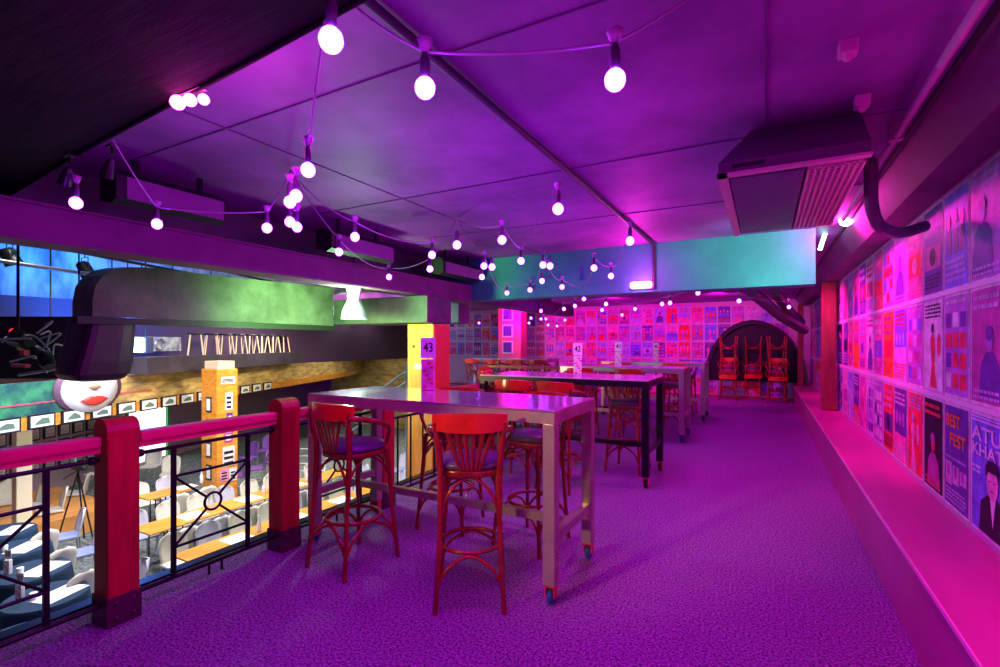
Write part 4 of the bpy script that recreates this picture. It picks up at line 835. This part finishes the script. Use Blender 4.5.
light('SPOT', tuple(p+Vector((.10,-.30,-.18))), 430, (.30,1,.22), .08, (-4.3, 4.0, 1.92), 150, blend=1)
light('POINT', tuple(p+Vector((.12,-.1,-.26))), 32, (.50,1,.58), .05)

# stair rail beyond the table
t = thing('stair_rail', 'grey metal stair rail sloping down behind the pine post', 'railing', (-5.4, 6.7, -.5))
m = MB(); m.bbox((-.05,-.05,-1.9),(.1,.1,1.6),.006); m.build('end_panel', GREYM, t)
m = MB()
for dz in (0,-.18,-.36): m.tube([(0,0,1.5+dz),(-.95,-.45,.75+dz)], .02, 8)
m.build('handrail', GREYM, t)
m = MB(); m.tube([(-.95,-.45,.75),(-.95,-.45,-1.9)], .018, 8); m.build('post', GREYM, t)

# ------------------------------------------------------------ lower hall furniture
def make_chair(cm):
    t = thing('hall_chair', 'chair', 'chair')
    m = MB(); n = 16
    m.bbox((-.21,-.20,.42),(.21,.21,.465),.018); m.build('seat', mat('seat blue grey', (0.25,0.3,0.5), 0.7) if cm is CREAML else cm, t)
    rows = 9; cols = 8; vs = []
    for s in (0, 1):
        for i in range(rows+1):
            v = i/rows; z = .44+.44*v; hw = (.20+.015*math.sin(v*3.1))*(1 if v < .72 else math.sqrt(max(0.05, 1-((v-.72)/.30)**2)))
            for j in range(cols+1):
                u = -1+2*j/cols; vs.append((hw*u, -.205-.09*v+.045*u*u+(.018 if s else 0), z))
    W = cols+1; S = (rows+1)*W
    fs = [(i*W+j, i*W+j+1, (i+1)*W+j+1, (i+1)*W+j) for i in range(rows) for j in range(cols)]
    fs += [tuple(S+k for k in reversed(f)) for f in fs]
    rim = [j for j in range(W)]+[i*W+cols for i in range(1, rows+1)]+[rows*W+j for j in range(cols-1, -1, -1)]+[i*W for i in range(rows-1, 0, -1)]
    fs += [(rim[k], rim[(k+1) % len(rim)], S+rim[(k+1) % len(rim)], S+rim[k]) for k in range(len(rim))]
    m = MB(); m.sm = True; m.add(vs, fs); m.build('backrest', cm, t)
    for sx in (-1, 1):
        for sy in (-1, 1): m = MB(); m.tube([(sx*.185, sy*.17, .43), (sx*.21, sy*.21, 0)], .012, 6); m.build('leg', GREYM, t)
    return t
CH = [tree(make_chair(CREAM)), tree(make_chair(CREAML))]
TB = -2.45; cn = 0
def hchair(x, y, rz, label, which=None, z=TB, g='pale covered chairs in the lower hall'):
    global cn; cn += 1
    c = put(CH[(cn % 3 == 0) if which is None else which], (x, y, z), R(rz), label, g); return c
def hall_table(x0, x1, y0, y1, label):
    t = thing('hall_table', label, 'table', ((x0+x1)/2, (y0+y1)/2, TB), 0, 'long orange tables in the lower hall'); a = (x1-x0)/2; b_ = (y1-y0)/2
    m = MB(); m.bbox((-a,-b_,.72),(a,b_,.75),.006); m.build('tabletop', ORANGEW, t)
    for sx in (-1, 1):
        for yy in (-b_+.25, -b_+.55, b_-.55, b_-.25): m = MB(); m.tube([(sx*(a-.06),yy,0),(sx*(a-.06),yy,.72)], .012, 6); m.build('leg', BLACKM, t)
    return t
TN = ['nearest the railing', 'in the middle row', 'in the farthest row']
for ti, (x0, x1, y0, ye) in enumerate(((-7.75,-7.1,4.08,8.2), (-9.5,-8.9,4.35,8.8), (-11.4,-10.9,5.3,6.2))):
    yy = y0; seg = 0
    while yy < ye-.5:
        y1 = min(yy+2.4, ye); hall_table(x0, x1, yy, y1, 'long orange wooden table %s, %s from its near end' % (TN[ti], ORD[seg])); yy = y1+.02; seg += 1
    k = 0; yy = y0+.3
    while yy < ye:
        hchair(x0-.32, yy, -90, 'pale chair, far side of orange table %s, %s from near end' % (TN[ti], ORD[k]))
        hchair(x1+.32, yy, 90, 'pale chair, near side of orange table %s, %s from near end' % (TN[ti], ORD[k]))
        yy += .56; k += 1
    # paper, cup and bottle on each
    for q in range(3):
        py = y0+.9+1.1*q
        if py > ye: continue
        m = MB(); m.box((x0+.1,py-.25,TB+.7505),(x1-.1,py+.15,TB+.7545)); tag(m.build('menu_sheet', WHITE), 'white sheet on the orange table %s, %s along' % (TN[ti], ORD[q]), 'paper')
        m = MB(); m.lathe([(.03,0),(.035,.02),(.035,.16),(.014,.2),(.014,.27)], ((x0+x1)/2,py+.3,TB+.7505), 12); tag(m.build('bottle', mat('pale bottle', (0.7,0.68,0.75), 0.2)), 'pale bottle on the orange table %s, %s along' % (TN[ti], ORD[q]), 'bottle')
# round tables with blue cloths
RT = [(-6.95,2.15),(-7.88,2.68),(-8.92,2.88),(-10.1,3.07),(-11.2,3.25)]
NM = ['nearest the camera','second from the camera','third from the camera','fourth from the camera','farthest at the left edge']
for i, (x, y) in enumerate(RT):
    t = thing('round_table', 'round table under a dark blue cloth, %s' % NM[i], 'table', (x, y, TB), 0, 'round blue tables in the lower hall'); rr = .42
    m = MB(); n = 36; rings = [(rr*.98,.757,0),(rr,.75,0),(rr+.005,.70,.004),(rr+.02,.5,.02),(rr+.035,.28,.035)]; vs = []
    for (r_, z, wv) in rings:
        for k_ in range(n): a = 2*math.pi*k_/n; q = r_+wv*math.sin(a*9+i); vs.append((q*math.cos(a), q*math.sin(a), z))
    m.sm = True; m.add(vs, [(a*n+k_, a*n+(k_+1)%n, (a+1)*n+(k_+1)%n, (a+1)*n+k_) for a in range(4) for k_ in range(n)]); m.sm = False; m.add(vs[:n], [tuple(range(n))]); m.build('tablecloth', BLUECL, t)
    m = MB(); m.lathe([(.22,0),(.2,.02),(.035,.05),(.03,.7),(.3,.735),(.40,.745)], n=16); m.build('pedestal', BLACKM, t)
    m = MB(); M_ = Matrix.Translation((x+.1,y+.1,TB+.7585)) @ Matrix.Rotation(R(10+8*i),4,'Z'); m.box((-.16,-.24,0),(.16,.24,.003), M_); tag(m.build('menu_sheet', WHITE), 'white sheet lying on the blue round table %s' % NM[i], 'paper')
    s_ = stand('white numbered stand on the blue round table %s' % NM[i], (x-.14, y-.20, TB+.758), str(30+i), .8, 'w')
    m = MB(); m.lathe([(.035,0),(.04,.08),(.038,.085)], (x+.0,y-.12,TB+.758), 12); tag(m.build('cup', WHITE), 'white cup on the blue round table %s' % NM[i], 'cup')
    for j, a in enumerate((12, 76)):
        rx = x+.78*math.cos(R(a)); ry = y+.78*math.sin(R(a))
        hchair(rx, ry, a+90, '%s chair beside the blue round table %s' % (('cream', 'pale covered')[j], NM[i]), which=j)
# chairs below the far balcony and at the back
for i, (px, py) in enumerate(((75,500),(50,520),(30,515),(98,478),(150,470),(170,478),(10,510))):
    p = Zp(px, py+12, TB); hchair(p.x, p.y, 150+17*i, 'beige chair under the far balcony, %s' % ('beside the cream post','left of it','behind the post','by the red post top','before the bright doorway','right of the doorway','at the left edge')[i], which=0)
for i in range(10):
    x = -6.2-.62*(i % 5); y = 9.0-(i//5)*.9 if i < 5 else 8.7
    hchair(-6.4-.6*(i % 5), 10.4 if i >= 5 else 8.9, 160, 'pale chair in the rear of the lower hall, %s row, %s from right' % (('front','rear')[i//5], ORD[i % 5]), which=1)
# low stools standing on the ledge
TAN = mat('tan stool wood', (.75,.55,.35), .5)
for i in range(8):
    q = fpt(6.9+.52*i, 1.151, .30)
    t = thing('low_stool', 'tan-legged stool with dark seat on the dark ledge, %s from left' % ORD[i], 'stool', tuple(q), R(60+7*i), 'stools standing on the dark ledge')
    m = MB(); m.lathe([(.15,.50),(.17,.51),(.17,.54),(.15,.55)], n=16); m.build('seat', BLACK, t)
    for sx in (-1, 1):
        for sy in (-1, 1): m = MB(); m.tube([(sx*.11, sy*.11, .50), (sx*.16, sy*.16, 0)], .019, 6); m.build('leg', TAN, t)
for i in range(5):
    hchair(-4.6-.62*i, 12.9+.2*(i % 2), 170+5*i, 'pale chair on the far left floor near the pink column, %s from right' % ORD[i], which=1, z=0, g='pale chairs on the far left floor')
CH.append(tree(make_chair(mat('purple chair vinyl', (0.16,0.05,0.30), 0.6))))
for i, (px, py) in enumerate(((240,492),(257,484),(275,478),(248,472),(266,464),(288,468))):
    p = Zp(px, py, TB); hchair(p.x, p.y, 120+23*i, 'dark purple chair between the orange column and red railing post, %s' % ('front left','front middle','front right','rear left','rear middle','rear right')[i], which=2, g='dark purple chairs beyond the orange column')
for t_ in CH: drop(t_)
t = thing('folding_trestle', 'leaning grey metal trestle beyond the second red railing post', 'trestle', tuple(Zp(283,497,TB)), ANG)
m = MB()
for k in range(6): m.tube([(-.5,.14*k,.25+.16*k),(.9,.14*k+.1,.25+.16*k)], .014, 6)
m.build('rungs', GREYM, t)
m = MB()
for sx in (-.5,.9): m.tube([(sx,0,0),(sx,.85,1.15)], .018, 6)
m.build('side_rails', GREYM, t)
t = thing('video_camera', 'black video camera on a tripod beside the blue round tables', 'camera', tuple(Zp(78,545,TB)))
m = MB(); m.bbox((-.16,-.06,1.45),(.12,.06,1.58),.01); m.lathe([(.04,0),(.045,.02),(.05,.14),(.035,.15)], n=12, M=Matrix.Translation((.12,0,1.51)) @ Matrix.Rotation(R(90),4,'Y')); m.build('camera_body', BLACKM, t)
m = MB(); m.box((-.1,-.07,1.60),(.06,-.05,1.72)); m.tube([(-.02,-.05,1.58),(-.02,-.05,1.62)],.01,6); m.build('monitor', mat('greenish monitor', (.1,.3,.25), .3), t)
for k in range(3): m = MB(); m.tube([(0,0,1.42),(.35*math.cos(2.1*k+.4),.35*math.sin(2.1*k+.4),0)], .014, 6); m.build('leg', BLACKM, t)
m = MB(); m.tube([(0,0,1.2),(0,0,1.45)], .02, 8); m.tube([(0,0,1.44),(-.35,-.1,1.25)], .01, 6); m.build('tripod_head', BLACKM, t)
